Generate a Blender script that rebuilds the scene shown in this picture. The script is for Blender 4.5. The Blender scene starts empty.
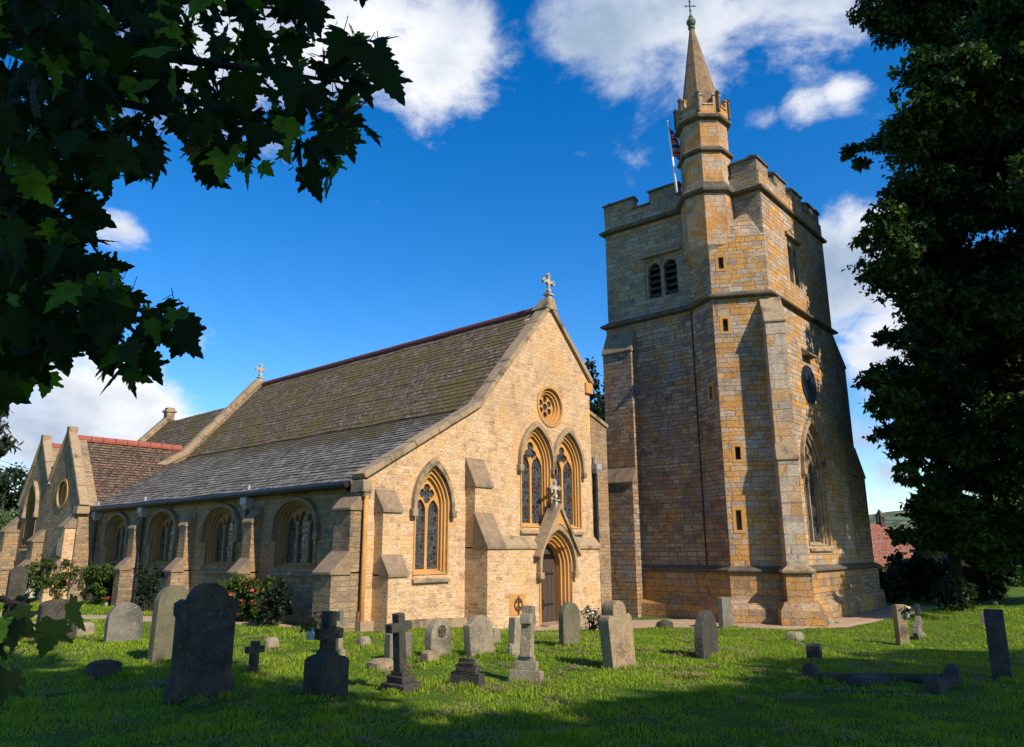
import bpy, bmesh, math, random
import numpy as np
from mathutils import Vector, Matrix, geometry

R = math.radians
scene = bpy.context.scene
COL = scene.collection

# ------------------------------------------------------------------ camera, sky, sun, exposure
CAM = Vector((0, 0, 1.65))
FOC = 740.5                                   # focal length in pixels of a 1024 px wide frame
yaw, pit, rol = R(41.047), R(13.462), R(-0.2155)
fw = Vector((math.cos(pit)*math.cos(yaw), math.cos(pit)*math.sin(yaw), math.sin(pit)))
r0 = Vector((math.sin(yaw), -math.cos(yaw), 0)); u0 = r0.cross(fw)
rt = r0*math.cos(rol) + u0*math.sin(rol); up = u0*math.cos(rol) - r0*math.sin(rol)
cam = bpy.data.cameras.new("camera"); camo = bpy.data.objects.new("camera", cam); COL.objects.link(camo)
m = Matrix((rt, up, -fw)).transposed().to_4x4(); m.translation = CAM
camo.matrix_world = m
cam.sensor_fit = 'HORIZONTAL'; cam.sensor_width = 36; cam.lens = FOC*36/1024
cam.clip_start = 0.05; cam.clip_end = 20000
scene.camera = camo

SUN = Vector((-0.10, -1.0, 0.80)).normalized()  # towards the sun
sun = bpy.data.lights.new("sun", 'SUN'); suno = bpy.data.objects.new("sun", sun); COL.objects.link(suno)
sun.energy = 5.0; sun.angle = R(0.5); sun.color = (1.0, 0.88, 0.73)
suno.rotation_euler = SUN.to_track_quat('Z', 'Y').to_euler()

scene.view_settings.view_transform = 'Standard'; scene.view_settings.look = 'None'
scene.view_settings.gamma = 1; scene.view_settings.exposure = 0.42; scene.view_settings.use_curve_mapping = False
scene.render.engine = 'CYCLES'
scene.cycles.max_bounces = 6; scene.cycles.diffuse_bounces = 3; scene.cycles.glossy_bounces = 2
scene.cycles.transmission_bounces = 4; scene.cycles.transparent_max_bounces = 4
scene.cycles.use_denoising = True

def pixdir(px, py):
    return (fw + rt*((px-512)/FOC) - up*((py-373.5)/FOC)).normalized()

class NT:
    """small helper to wire nodes"""
    def __init__(s, tree): s.t = tree; s.t.nodes.clear()
    def n(s, typ, ins=None, **kw):
        nd = s.t.nodes.new(typ)
        for k, v in kw.items(): setattr(nd, k, v)
        for k, v in (ins or {}).items():
            sk = nd.inputs[k]
            if isinstance(v, bpy.types.NodeSocket): s.t.links.new(v, sk)
            else: sk.default_value = v
        return nd
    def math(s, op, a, b=None, clamp=False):
        nd = s.n('ShaderNodeMath', operation=op, use_clamp=clamp)
        for i, v in enumerate((a, b)):
            if v is None: continue
            if isinstance(v, bpy.types.NodeSocket): s.t.links.new(v, nd.inputs[i])
            else: nd.inputs[i].default_value = v
        return nd.outputs[0]
    def mix(s, fac, a, b, blend='MIX'):
        nd = s.n('ShaderNodeMix', data_type='RGBA', blend_type=blend)
        for i, v in ((0, fac), (6, a), (7, b)):
            if isinstance(v, bpy.types.NodeSocket): s.t.links.new(v, nd.inputs[i])
            else: nd.inputs[i].default_value = v if i == 0 else (*v[:3], 1)
        return nd.outputs[2]
    def ramp(s, fac, stops, interp='LINEAR'):
        nd = s.n('ShaderNodeValToRGB', {0: fac}); cr = nd.color_ramp; cr.interpolation = interp
        while len(cr.elements) < len(stops): cr.elements.new(0.5)
        for e, (p, c) in zip(cr.elements, stops):
            e.position = p; e.color = (*c, 1) if isinstance(c, (tuple, list)) else (c, c, c, 1)
        return nd.outputs[0]
    def maprange(s, v, a, b, c=0, d=1, smooth=True):
        nd = s.n('ShaderNodeMapRange', {0: v, 1: a, 2: b, 3: c, 4: d}); nd.interpolation_type = 'SMOOTHSTEP' if smooth else 'LINEAR'
        return nd.outputs[0]
    def noise(s, vec, scale, detail=4, rough=0.55, dist=0, dim='3D'):
        nd = s.n('ShaderNodeTexNoise', {'Scale': scale, 'Detail': detail, 'Roughness': rough, 'Distortion': dist}, noise_dimensions=dim)
        if vec is not None: s.t.links.new(vec, nd.inputs['Vector'])
        return nd.outputs[0]
    def vmath(s, op, a, b=None):
        nd = s.n('ShaderNodeVectorMath', operation=op)
        for i, v in enumerate((a, b)):
            if v is None: continue
            if isinstance(v, bpy.types.NodeSocket): s.t.links.new(v, nd.inputs[i])
            else: nd.inputs[i].default_value = v
        return nd.outputs['Value'] if op in ('DOT_PRODUCT', 'LENGTH', 'DISTANCE') else nd.outputs[0]

# ---- world: Nishita sky with drifting cumulus
W = bpy.data.worlds.new("World"); scene.world = W; W.use_nodes = True
nt = NT(W.node_tree)
sky = nt.n('ShaderNodeTexSky', sky_type='NISHITA', sun_disc=False)
sky.sun_elevation = math.asin(SUN.z); sky.sun_rotation = math.atan2(SUN.x, SUN.y)
sky.air_density = 1.0; sky.dust_density = 0.3; sky.ozone_density = 3.0
geo = nt.n('ShaderNodeTexCoord').outputs['Generated']
deep = nt.n('ShaderNodeHueSaturation', {'Hue': .507, 'Saturation': 1.42, 'Value': 1.46, 'Color': sky.outputs[0]}).outputs[0]
sep = nt.n('ShaderNodeSeparateXYZ', {0: geo})
# clouds: (pixel it was seen at -> direction, angular half widths, strength)
dens = None
CL = [(440, 45, .13, 1.0), (360, 20, .13, 1.0), (270, 30, .14, .8), (150, 60, .20, .75), (610, 20, .13, .95), (690, 5, .15, 1.0), (780, 0, .14, .95),
      (800, 105, .04, .60), (760, 117, .035, .55), (845, 88, .035, .55), (860, 265, .12, 1.35), (900, 330, .12, 1.3), (875, 235, .07, 1.1), (845, 315, .08, 1.1), (890, 400, .05, .6),
      (890, 480, .05, .85), (860, 440, .045, .7), (60, 430, .15, 1.3), (135, 415, .11, 1.25), (10, 400, .10, .9), (20, 460, .08, .9), (120, 230, .05, .75), (200, 345, .045, .75), (240, 350, .03, .55)]
nz = nt.noise(nt.vmath('MULTIPLY', geo, (1, 1, 1.7)), 5.5, 12, 0.62, 0.25)
for px, py, rad, st in CL:
    d = pixdir(px, py)
    dist = nt.vmath('DISTANCE', nt.vmath('MULTIPLY', geo, (1, 1, 1.25)), (d.x, d.y, d.z*1.25))
    g = nt.maprange(dist, 0, rad*1.35, st, 0)
    dens = g if dens is None else nt.math('MAXIMUM', dens, g)
alpha = nt.math('ADD', nt.math('MULTIPLY', dens, 0.62), nt.math('MULTIPLY', nt.math('SUBTRACT', nz, 0.5), 1.6))
cover = nt.maprange(alpha, 0.19, 0.58)
shade = nt.noise(nt.vmath('MULTIPLY', nt.vmath('ADD', geo, (0.0, 0.0, -0.03)), (1, 1, 1.6)), 4.0, 6, 0.5)
thick = nt.maprange(alpha, 0.42, 0.95)
bri = nt.math('ADD', nt.math('MULTIPLY', shade, 1.2), nt.math('MULTIPLY', thick, -0.15))
ccol = nt.ramp(bri, [(0.40, (2.7, 3.6, 4.9)), (0.55, (4.6, 5.2, 6.2)), (0.74, (7.4, 7.5, 7.8))])
cs = nt.mix(cover, deep, ccol)
bg = nt.n('ShaderNodeBackground', {'Color': cs, 'Strength': 0.10})
nt.t.links.new(bg.outputs[0], nt.n('ShaderNodeOutputWorld').inputs[0])

# ------------------------------------------------------------------ ground height and placing
def sstep(a, b, x):
    t = min(1, max(0, (x-a)/(b-a))); return t*t*(3-2*t)
def gz(x, y):
    """height of the churchyard: the lawn falls gently towards the tower"""
    z = -0.56*sstep(9.3, 20.5, x) + 0.025*math.sin(x*1.3+y*.7)*math.sin(y*.9-x*.4)
    d = math.hypot(x, y)
    if d > 45: z -= 0.5*sstep(45, 90, d)
    return z
def ray(px, py): return fw + rt*((px-512)/FOC) - up*((py-373.5)/FOC)
def ground_at(px, py):
    d = ray(px, py); z = 0.0
    for _ in range(12):
        t = (z-CAM.z)/d.z; p = CAM + d*t; z = .5*z + .5*gz(p.x, p.y)
    t = (z-CAM.z)/d.z
    return CAM + d*t
def at_depth(px, py, depth):
    return CAM + ray(px, py)*depth

# ------------------------------------------------------------------ mesh building
def frame_west(y0): return lambda a, b, c: (a, y0-c, b)           # looks along +Y: a = X, b = Z, c = out towards -Y
def frame_side(x0): return lambda a, b, c: (x0-c, a, b)           # a = Y, b = Z, c = out towards -X
def frame_plan(): return lambda a, b, c: (a, b, c)
def frame_line(p, q):                                             # vertical plane through plan points p -> q, c = out to the right of p->q
    p = Vector(p); q = Vector(q); t = (q-p).normalized(); n = Vector((t.y, -t.x))
    return lambda a, b, c: (p.x+t.x*a+n.x*c, p.y+t.y*a+n.y*c, b)
def in_poly(x, y, poly):
    c = False; j = len(poly)-1
    for i in range(len(poly)):
        xi, yi = poly[i]; xj, yj = poly[j]
        if (yi > y) != (yj > y) and x < (xj-xi)*(y-yi)/(yj-yi)+xi: c = not c
        j = i
    return c
def area(poly): return .5*sum(poly[i-1][0]*poly[i][1]-poly[i][0]*poly[i-1][1] for i in range(len(poly)))

class MB:
    def __init__(s): s.v = []; s.f = []
    def add(s, vs, fs):
        o = len(s.v); s.v += [tuple(v) for v in vs]; s.f += [tuple(i+o for i in f) for f in fs]
    def box(s, x0, x1, y0, y1, z0, z1, F=None):
        F = F or (lambda a, b, c: (a, b, c))
        vs = [F(x, y, z) for z in (z0, z1) for x, y in ((x0, y0), (x1, y0), (x1, y1), (x0, y1))]
        s.add(vs, [(0, 3, 2, 1), (4, 5, 6, 7), (0, 1, 5, 4), (1, 2, 6, 5), (2, 3, 7, 6), (3, 0, 4, 7)])
    def prism(s, poly, d0, d1, F, holes=()):
        """flat outline (with holes) between depths d0 and d1 of frame F"""
        poly = list(poly)
        if area(poly) < 0: poly = poly[::-1]
        loops = [poly]
        for h in holes:
            h = list(h); loops.append(h[::-1] if area(h) > 0 else h)
        pts = [Vector(p) for l in loops for p in l]; edges = []; k = 0
        for l in loops:
            n = len(l); edges += [(k+i, k+(i+1) % n) for i in range(n)]; k += n
        if not holes and len(poly) <= 4 : vv, ff = pts, [tuple(range(len(poly)))]
        else:
            vv, _, ff, *_r = geometry.delaunay_2d_cdt(pts, edges, [], 1, 1e-6)
            keep = []
            for f in ff:
                cx = sum(vv[i].x for i in f)/len(f); cy = sum(vv[i].y for i in f)/len(f)
                if in_poly(cx, cy, poly) and not any(in_poly(cx, cy, h) for h in loops[1:]): keep.append(f)
            ff = keep
        n = len(vv)
        s.add([F(p.x, p.y, d1) for p in vv] + [F(p.x, p.y, d0) for p in vv],
              [tuple(f) for f in ff] + [tuple(i+n for i in reversed(f)) for f in ff])
        for l in loops:
            n = len(l)
            s.add([F(a, b, d0) for a, b in l]+[F(a, b, d1) for a, b in l], [(i, (i+1) % n, (i+1) % n+n, i+n) for i in range(n)])
    def loft(s, rings, cap=True):
        n = len(rings[0]); o = []
        for r_ in rings: o += list(r_)
        fs = []
        for k in range(len(rings)-1):
            for i in range(n): fs.append((k*n+i, k*n+(i+1) % n, (k+1)*n+(i+1) % n, (k+1)*n+i))
        if cap: fs += [tuple(range(n))[::-1], tuple(range((len(rings)-1)*n, len(rings)*n))]
        s.add(o, fs)
    def tube(s, pts, rad, n=8, cap=True):
        pts = [Vector(p) for p in pts]; rings = []
        if not isinstance(rad, (list, tuple)): rad = [rad]*len(pts)
        for i, p in enumerate(pts):
            d = (pts[min(i+1, len(pts)-1)]-pts[max(i-1, 0)]).normalized()
            a = d.orthogonal().normalized() if i == 0 else (a - d*a.dot(d)).normalized()
            b = d.cross(a)
            rings.append([p+(a*math.cos(t)+b*math.sin(t))*rad[i] for t in [2*math.pi*k/n for k in range(n)]])
        s.loft(rings, cap)
    def sphere(s, c, r, n=10, m_=6, sz=1.0):
        rings = [[(c[0]+r*math.sin(math.pi*j/m_)*math.cos(2*math.pi*i/n), c[1]+r*math.sin(math.pi*j/m_)*math.sin(2*math.pi*i/n), c[2]-r*sz*math.cos(math.pi*j/m_)) for i in range(n)] for j in range(m_+1)]
        rings[0] = [(x*.02+c[0]*.98, y*.02+c[1]*.98, z) for x, y, z in [(q[0]+1e-4*math.cos(k), q[1]+1e-4*math.sin(k), q[2]) for k, q in enumerate(rings[1])] ] if False else rings[0]
        s.loft(rings, False)
    def xform(s, M):
        s.v = [tuple(M @ Vector(v)) for v in s.v]; return s
    def build(s, name, mat, parent=None, bevel=0, clean=True, smooth=False, rough=0, seed=0):
        me = bpy.data.meshes.new(name)
        o0 = Vector((0, 0, 0))
        if parent is not None:
            q = parent
            while q is not None: o0 += q.location; q = q.parent
        bm = bmesh.new()
        bv = [bm.verts.new(v) for v in s.v]
        for f in s.f:
            try: bm.faces.new([bv[i] for i in f])
            except ValueError: pass
        if clean:
            bmesh.ops.remove_doubles(bm, verts=bm.verts, dist=2e-4)
            bmesh.ops.dissolve_degenerate(bm, edges=bm.edges, dist=1e-5)
            if bevel:
                bmesh.ops.dissolve_limit(bm, angle_limit=0.02, verts=bm.verts, edges=bm.edges)
                bmesh.ops.recalc_face_normals(bm, faces=bm.faces)
                es = [e for e in bm.edges if len(e.link_faces) == 2 and e.calc_face_angle(0) > 0.45]
                bmesh.ops.bevel(bm, geom=es, offset=bevel, segments=2, affect='EDGES', profile=.6, clamp_overlap=True)
            bmesh.ops.recalc_face_normals(bm, faces=bm.faces)
        if rough:
            rg = random.Random(seed)
            for v in bm.verts: v.co += Vector((rg.uniform(-1, 1), rg.uniform(-1, 1), rg.uniform(-1, 1)))*rough
        uvl = bm.loops.layers.uv.new("UVMap"); Z = Vector((0, 0, 1))
        for f in bm.faces:
            nn = f.normal
            t = Z.cross(nn)
            t = Vector((1, 0, 0)) if t.length < 0.15 else t.normalized()
            b = nn.cross(t)
            if b.z < -.01: b = -b
            for l in f.loops: l[uvl].uv = (l.vert.co.dot(t), l.vert.co.dot(b))
            f.smooth = smooth
        for v in bm.verts: v.co -= o0
        bm.to_mesh(me); bm.free()
        o = bpy.data.objects.new(name, me); COL.objects.link(o)
        if mat is not None: me.materials.append(mat)
        if parent is not None: o.parent = parent
        return o

def tag(o, label=None, cat=None, group=None, kind=None):
    if label: o['label'] = label
    if cat: o['category'] = cat
    if group: o['group'] = group
    if kind: o['kind'] = kind
    return o
def thing(name, label, cat, loc=(0, 0, 0), group=None):
    o = bpy.data.objects.new(name, None); COL.objects.link(o); o.location = loc; o.empty_display_size = .3
    return tag(o, label, cat, group)

# outlines
def arch(cx, w, z0, zs, rise, n=10, flat=False):
    """pointed (or, flat, four-centred) arch outline, from bottom left clockwise over the top"""
    P = [(cx-w/2, z0)]; L = []
    if flat:
        for i in range(n+1):
            t = math.pi/2*i/n; L.append((-(w/2)*math.cos(t)**.8, rise*(math.sin(t)**.9*.93+.07*i/n)))
    else:
        rr = (w*w/4+rise*rise)/w; a1 = math.asin(min(1, rise/rr))
        for i in range(n+1):
            t = a1*i/n; L.append((-w/2+rr-rr*math.cos(t), rr*math.sin(t)))
    P += [(cx+x, zs+z) for x, z in L] + [(cx-x, zs+z) for x, z in L[-2::-1]] + [(cx+w/2, z0)]
    return P
def ring_band(cx, w0, w1, z0, zs, rise0, rise1, n=10, flat=False):
    """closed outline of a band between two arches (a hood mould)"""
    a = arch(cx, w1, z0, zs, rise1, n, flat); b = arch(cx, w0, z0, zs, rise0, n, flat)
    return a + b[::-1]
def circ(cx, cz, r, n=24, sx=1): return [(cx+sx*r*math.cos(2*math.pi*i/n), cz+r*math.sin(2*math.pi*i/n)) for i in range(n)]
def foil(cx, cz, r, k, n=8, rot=math.pi/2):
    """k-lobed foil opening"""
    P = []
    c = r*.52; lr = r*.46; half = math.pi-math.acos(min(1, max(-1, (c*math.sin(math.pi/k))/lr))) if c*math.sin(math.pi/k) < lr else math.pi*.5
    half = min(half, 2.3)
    for j in range(k):
        a = rot+2*math.pi*j/k
        for i in range(n+1):
            t = a-half*.92+2*half*.92*i/n
            P.append((cx+c*math.cos(a)+lr*math.cos(t), cz+c*math.sin(a)+lr*math.sin(t)))
    return P
# ------------------------------------------------------------------ materials
def newmat(name):
    m_ = bpy.data.materials.new(name); m_.use_nodes = True
    return m_, NT(m_.node_tree)
def finish(n, col, rough=.85, bump=None, strength=.5, dist=.02, spec=.3, **kw):
    ins = {'Base Color': col, 'Roughness': rough, 'Specular IOR Level': spec}; ins.update(kw)
    b = n.n('ShaderNodeBsdfPrincipled', ins)
    if bump is not None:
        bp = n.n('ShaderNodeBump', {'Strength': strength, 'Distance': dist, 'Height': bump})
        n.t.links.new(bp.outputs[0], b.inputs['Normal'])
    n.t.links.new(b.outputs[0], n.n('ShaderNodeOutputMaterial').inputs[0])
    return b

def masonry(name, cols, bw, bh, mortar=.012, mcol=(.30, .22, .13), warp=.05, stain=.35, stain_col=(.06, .05, .045), wash=None, bump=.6, lichen=.15, patch=.0, patch_col=(.3, .3, .3), pits=.7):
    """coursed stone: every block its own tone, uneven courses, weather stains, lichen"""
    m_, n = newmat(name)
    uv = n.n('ShaderNodeUVMap', uv_map='UVMap').outputs[0]
    obj = n.n('ShaderNodeNewGeometry').outputs['Position']
    sp = n.n('ShaderNodeSeparateXYZ', {0: uv}); u, v = sp.outputs[0], sp.outputs[1]
    vw = n.noise(n.n('ShaderNodeCombineXYZ', {1: v}).outputs[0], 1.7, 2)
    v2 = n.math('ADD', v, n.math('MULTIPLY', n.math('SUBTRACT', vw, .5), bh*2.6))
    wob = n.noise(obj, 5, 4, .6)
    v2 = n.math('ADD', v2, n.math('MULTIPLY', n.math('SUBTRACT', wob, .5), warp*1.6))
    u = n.math('ADD', u, n.math('MULTIPLY', n.math('SUBTRACT', n.noise(n.vmath('ADD', obj, (9, 4, 2)), 7, 3), .5), warp*2.5))
    row = n.math('FLOOR', n.math('DIVIDE', v2, bh))
    wn = n.n('ShaderNodeTexWhiteNoise', {'W': row}, noise_dimensions='1D').outputs[0]
    uw = n.noise(n.n('ShaderNodeCombineXYZ', {0: u, 1: n.math('MULTIPLY', row, 7.3)}).outputs[0], 1.6/bw*.5, 1)
    u2 = n.math('ADD', n.math('ADD', u, n.math('MULTIPLY', wn, bw*3)), n.math('MULTIPLY', uw, bw*1.5))
    vec = n.n('ShaderNodeCombineXYZ', {0: u2, 1: v2}).outputs[0]
    br = n.n('ShaderNodeTexBrick', {'Vector': vec, 'Color1': (0, 0, 0, 1), 'Color2': (1, 1, 1, 1), 'Mortar': (0, 0, 0, 1), 'Scale': 1, 'Mortar Size': mortar, 'Mortar Smooth': .4, 'Bias': 0, 'Brick Width': bw, 'Row Height': bh})
    br.offset = .5; br.squash = 1
    k = len(cols)
    bc = n.ramp(br.outputs['Color'], [(i/k, c) for i, c in enumerate(cols)], 'CONSTANT')
    fine = n.noise(obj, 24, 6, .65); big = n.noise(obj, .55, 5, .6); med = n.noise(obj, 3.2, 5, .6)
    c = n.mix(n.maprange(fine, .3, .75, 0, .55), bc, n.mix(1, bc, (.62, .58, .52), 'MULTIPLY'))
    c = n.mix(n.maprange(med, .50, .68, 0, .6), c, n.mix(1, c, (1.3, 1.2, 1.05), 'MULTIPLY'))
    c = n.mix(n.maprange(med, .48, .32, 0, .6), c, n.mix(1, c, (.55, .48, .42), 'MULTIPLY'))
    if wash: c = n.mix(n.maprange(n.noise(obj, .9, 4, .6), .5, .68, 0, .7), c, wash)
    if patch: c = n.mix(n.maprange(n.noise(n.vmath('ADD', obj, (31, 7, 3)), 1.1, 5, .62), .52, .66, 0, patch), c, patch_col)
    c = n.mix(n.math('MULTIPLY', br.outputs['Fac'], .75), c, mcol)
    c = n.mix(n.maprange(big, .48, .74, 0, stain), c, stain_col)
    zs = n.n('ShaderNodeSeparateXYZ', {0: obj}).outputs[2]
    streak = n.noise(n.vmath('MULTIPLY', obj, (4, 4, .35)), 1.0, 5, .6)
    c = n.mix(n.maprange(streak, .55, .8, 0, stain*.9), c, stain_col)
    c = n.mix(n.maprange(n.noise(obj, 9, 4, .7), .63, .72, 0, lichen), c, (.42, .40, .33))
    pit = n.noise(n.vmath('MULTIPLY', obj, (1, 1, 1.9)), 13, 5, .7)
    c = n.mix(n.maprange(pit, .54, .66, 0, pits), c, n.mix(1, c, (.26, .22, .19), 'MULTIPLY'))
    c = n.mix(n.maprange(pit, .46, .34, 0, .75), c, n.mix(1, c, (1.5, 1.46, 1.38), 'MULTIPLY'))
    h = n.math('ADD', n.math('MULTIPLY', n.math('SUBTRACT', 1, br.outputs['Fac']), .6), n.math('MULTIPLY', fine, .55))
    h = n.math('ADD', h, n.math('MULTIPLY', br.outputs['Color'], .35))
    h = n.math('SUBTRACT', h, n.math('MULTIPLY', pit, .8))
    finish(n, c, .92, h, bump, .035, .15)
    return m_

def plainstone(name, a, b, dark=(.05, .045, .04), scale=3, stain=.4, bump=.4, lichen=(.36, .34, .26), lich=.4, orange=0):
    m_, n = newmat(name)
    ge = n.n('ShaderNodeNewGeometry').outputs['Position']
    f = n.noise(ge, 30, 6, .65); med = n.noise(ge, scale, 5, .6); bg_ = n.noise(ge, scale*.35, 4, .6)
    c = n.mix(n.maprange(med, .3, .7), a, b)
    c = n.mix(n.maprange(f, .35, .75, 0, .6), c, n.mix(1, c, (.55, .52, .48), 'MULTIPLY'))
    c = n.mix(n.maprange(bg_, .48, .72, 0, stain), c, dark)
    c = n.mix(n.maprange(n.noise(n.vmath('ADD', ge, (5, 9, 1)), scale*4, 5, .7), .58, .68, 0, lich), c, lichen)
    if orange: c = n.mix(n.maprange(n.noise(n.vmath('ADD', ge, (2, 3, 8)), scale*2.5, 5, .7), .55, .66, 0, orange), c, (.50, .25, .03))
    finish(n, c, .9, f, bump, .02, .2)
    return m_

def slates(name, cols, bw, bh, moss=.5, moss_col=(.045, .04, .012), lich=(.26, .25, .22), creep=None):
    m_, n = newmat(name)
    uv = n.n('ShaderNodeUVMap', uv_map='UVMap').outputs[0]
    obj = n.n('ShaderNodeNewGeometry').outputs['Position']
    br = n.n('ShaderNodeTexBrick', {'Vector': uv, 'Color1': (0, 0, 0, 1), 'Color2': (1, 1, 1, 1), 'Mortar': (0, 0, 0, 1), 'Scale': 1, 'Mortar Size': .010, 'Mortar Smooth': .2, 'Brick Width': bw, 'Row Height': bh})
    k = len(cols)
    c = n.ramp(br.outputs['Color'], [(i/k, q) for i, q in enumerate(cols)], 'CONSTANT')
    fine = n.noise(obj, 22, 5, .7); big = n.noise(obj, .7, 6, .68); mid = n.noise(obj, 6, 5, .65)
    c = n.mix(n.maprange(fine, .42, .62, 0, .8), c, n.mix(1, c, (.34, .32, .30), 'MULTIPLY'))
    c = n.mix(n.maprange(n.noise(n.vmath('ADD', obj, (3, 1, 6)), 7, 7, .8), .52, .60, 0, .85), c, lich)
    c = n.mix(n.maprange(n.noise(n.vmath('ADD', obj, (7, 2, 4)), 5, 6, .75), .52, .60, 0, .7), c, (.028, .022, .016))
    c = n.mix(n.math('MULTIPLY', br.outputs['Fac'], .8), c, (.012, .011, .010))
    mm = n.math('ADD', n.math('MULTIPLY', big, .62), n.math('MULTIPLY', mid, .38))
    if creep:   # moss spreads down from the steeper roof above
        mm = n.math('ADD', mm, n.maprange(n.n('ShaderNodeSeparateXYZ', {0: obj}).outputs[2], creep[0], creep[1], 0, .14))
    c = n.mix(n.maprange(mm, .60-.18*moss, .70-.14*moss, 0, .9), c, n.mix(n.maprange(fine, .35, .65), moss_col, tuple(x*2.1 for x in moss_col)))
    h = n.math('ADD', n.math('MULTIPLY', n.math('SUBTRACT', 1, br.outputs['Fac']), .5), n.math('MULTIPLY', n.math('ADD', mid, fine), .5))
    h = n.math('ADD', h, n.math('MULTIPLY', br.outputs['Color'], .4))
    finish(n, c, .88, h, .8, .03, .25)
    return m_

def simple(name, col, rough=.6, var=.25, scale=12, metal=0, spec=.4, bump=.15):
    m_, n = newmat(name)
    ge = n.n('ShaderNodeNewGeometry').outputs['Position']
    f = n.noise(ge, scale, 5, .6)
    c = n.mix(f, tuple(x*(1-var) for x in col), tuple(min(1, x*(1+var)) for x in col))
    finish(n, c, rough, f, bump, .01, spec, Metallic=metal)
    return m_

M = {}
OC = [(.57, .39, .22), (.60, .42, .25), (.54, .36, .20), (.61, .44, .28), (.56, .39, .23), (.48, .31, .18), (.58, .39, .22), (.58, .43, .29)]
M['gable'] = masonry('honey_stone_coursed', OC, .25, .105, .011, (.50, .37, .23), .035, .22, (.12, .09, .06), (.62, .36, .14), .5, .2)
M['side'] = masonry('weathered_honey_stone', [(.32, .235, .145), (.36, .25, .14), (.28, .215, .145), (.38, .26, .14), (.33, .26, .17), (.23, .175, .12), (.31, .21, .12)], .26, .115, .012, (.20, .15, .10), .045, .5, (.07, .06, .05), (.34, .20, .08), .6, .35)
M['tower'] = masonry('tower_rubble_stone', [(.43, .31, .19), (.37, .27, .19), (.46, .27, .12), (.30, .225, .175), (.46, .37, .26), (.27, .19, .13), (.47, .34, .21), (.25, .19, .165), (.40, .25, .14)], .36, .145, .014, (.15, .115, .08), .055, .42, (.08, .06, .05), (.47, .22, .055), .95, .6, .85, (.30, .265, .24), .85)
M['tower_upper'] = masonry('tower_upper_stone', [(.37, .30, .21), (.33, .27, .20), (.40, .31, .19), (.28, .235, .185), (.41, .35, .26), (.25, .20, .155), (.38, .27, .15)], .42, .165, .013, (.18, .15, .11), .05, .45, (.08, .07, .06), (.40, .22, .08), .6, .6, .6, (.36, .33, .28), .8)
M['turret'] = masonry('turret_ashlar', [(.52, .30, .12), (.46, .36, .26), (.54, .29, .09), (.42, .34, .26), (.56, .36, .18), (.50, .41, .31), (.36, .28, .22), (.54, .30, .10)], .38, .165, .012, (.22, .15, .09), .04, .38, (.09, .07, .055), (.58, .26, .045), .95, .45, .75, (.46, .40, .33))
M['shaft'] = masonry('orange_turret_ashlar', [(.52, .28, .11), (.46, .35, .25), (.50, .29, .13), (.44, .34, .25), (.52, .26, .085), (.40, .31, .22)], .34, .20, .010, (.28, .18, .10), .02, .45, (.08, .06, .05), (.50, .22, .045), .55, .3, .6, (.44, .37, .30))
M['pale_ashlar'] = masonry('pale_buttress_ashlar', [(.46, .39, .31), (.42, .35, .28), (.50, .40, .28), (.38, .32, .27), (.52, .34, .16), (.46, .40, .33)], .62, .30, .013, (.17, .13, .10), .03, .45, (.11, .09, .08), (.54, .29, .09), .5, .5)
M['plinth_stone'] = masonry('orange_plinth_stone', [(.46, .26, .10), (.40, .25, .12), (.50, .28, .09), (.34, .25, .17), (.44, .30, .17), (.30, .20, .12)], .52, .24, .013, (.20, .14, .08), .04, .5, (.07, .055, .045), (.52, .24, .045), .9, .5, .5, (.34, .29, .23))
M['ochre_shaded'] = plainstone('weathered_window_stone', (.33, .18, .065), (.27, .16, .075), (.10, .065, .04), 2.6, .5, .35, (.32, .26, .18), .3)  # darker copy of the window stone, shade of the side walls in its colour
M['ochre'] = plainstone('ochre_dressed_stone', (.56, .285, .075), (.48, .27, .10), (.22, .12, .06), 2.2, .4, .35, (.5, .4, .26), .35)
M['cope'] = plainstone('lichened_coping_stone', (.38, .27, .16), (.29, .22, .14), (.04, .035, .03), 6, .8, .5, (.46, .43, .35), .55)
M['weather'] = plainstone('mossy_weathering_stone', (.30, .21, .13), (.21, .155, .105), (.10, .085, .065), 7, .7, .6, (.022, .021, .019), .9)
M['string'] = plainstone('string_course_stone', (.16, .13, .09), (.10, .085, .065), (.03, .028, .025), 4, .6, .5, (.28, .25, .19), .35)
M['merlon'] = masonry('parapet_stone', [(.30, .24, .17), (.26, .21, .16), (.36, .25, .14), (.22, .19, .16)], .45, .2, .012, (.24, .19, .13), .04, .45, (.06, .055, .05), None, .7, .4)
M['spire'] = plainstone('spire_lichened_stone', (.30, .19, .10), (.20, .14, .085), (.05, .04, .035), 8, .6, .8, (.44, .38, .26), .55)
M['cross'] = plainstone('pale_cross_stone', (.50, .44, .33), (.42, .36, .27), (.15, .13, .1), 6, .4, .4, (.2, .18, .14), .3)
M['nave_roof'] = slates('mossy_stone_tiles', [(.17, .122, .082), (.11, .082, .06), (.22, .16, .11), (.14, .105, .076)], .26, .20, .85, (.070, .052, .012), (.33, .26, .17))
M['aisle_roof'] = slates('grey_stone_slates', [(.23, .21, .175), (.175, .16, .135), (.29, .265, .22), (.13, .12, .10)], .32, .22, .3, (.055, .042, .016), creep=(4.3, 5.5))
M['tran_roof'] = slates('brown_clay_tiles', [(.17, .105, .068), (.13, .085, .06), (.20, .125, .085), (.11, .075, .056)], .19, .13, .15, (.08, .07, .03), (.20, .16, .12))
M['ridge'] = simple('red_clay_ridge_tile', (.27, .075, .045), .8, .55, 7)
M['ridge_dark'] = simple('purple_red_ridge_tile', (.11, .03, .028), .8, .4, 9)
M['iron'] = simple('black_painted_iron', (.014, .015, .018), .5, .3, 20)
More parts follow.
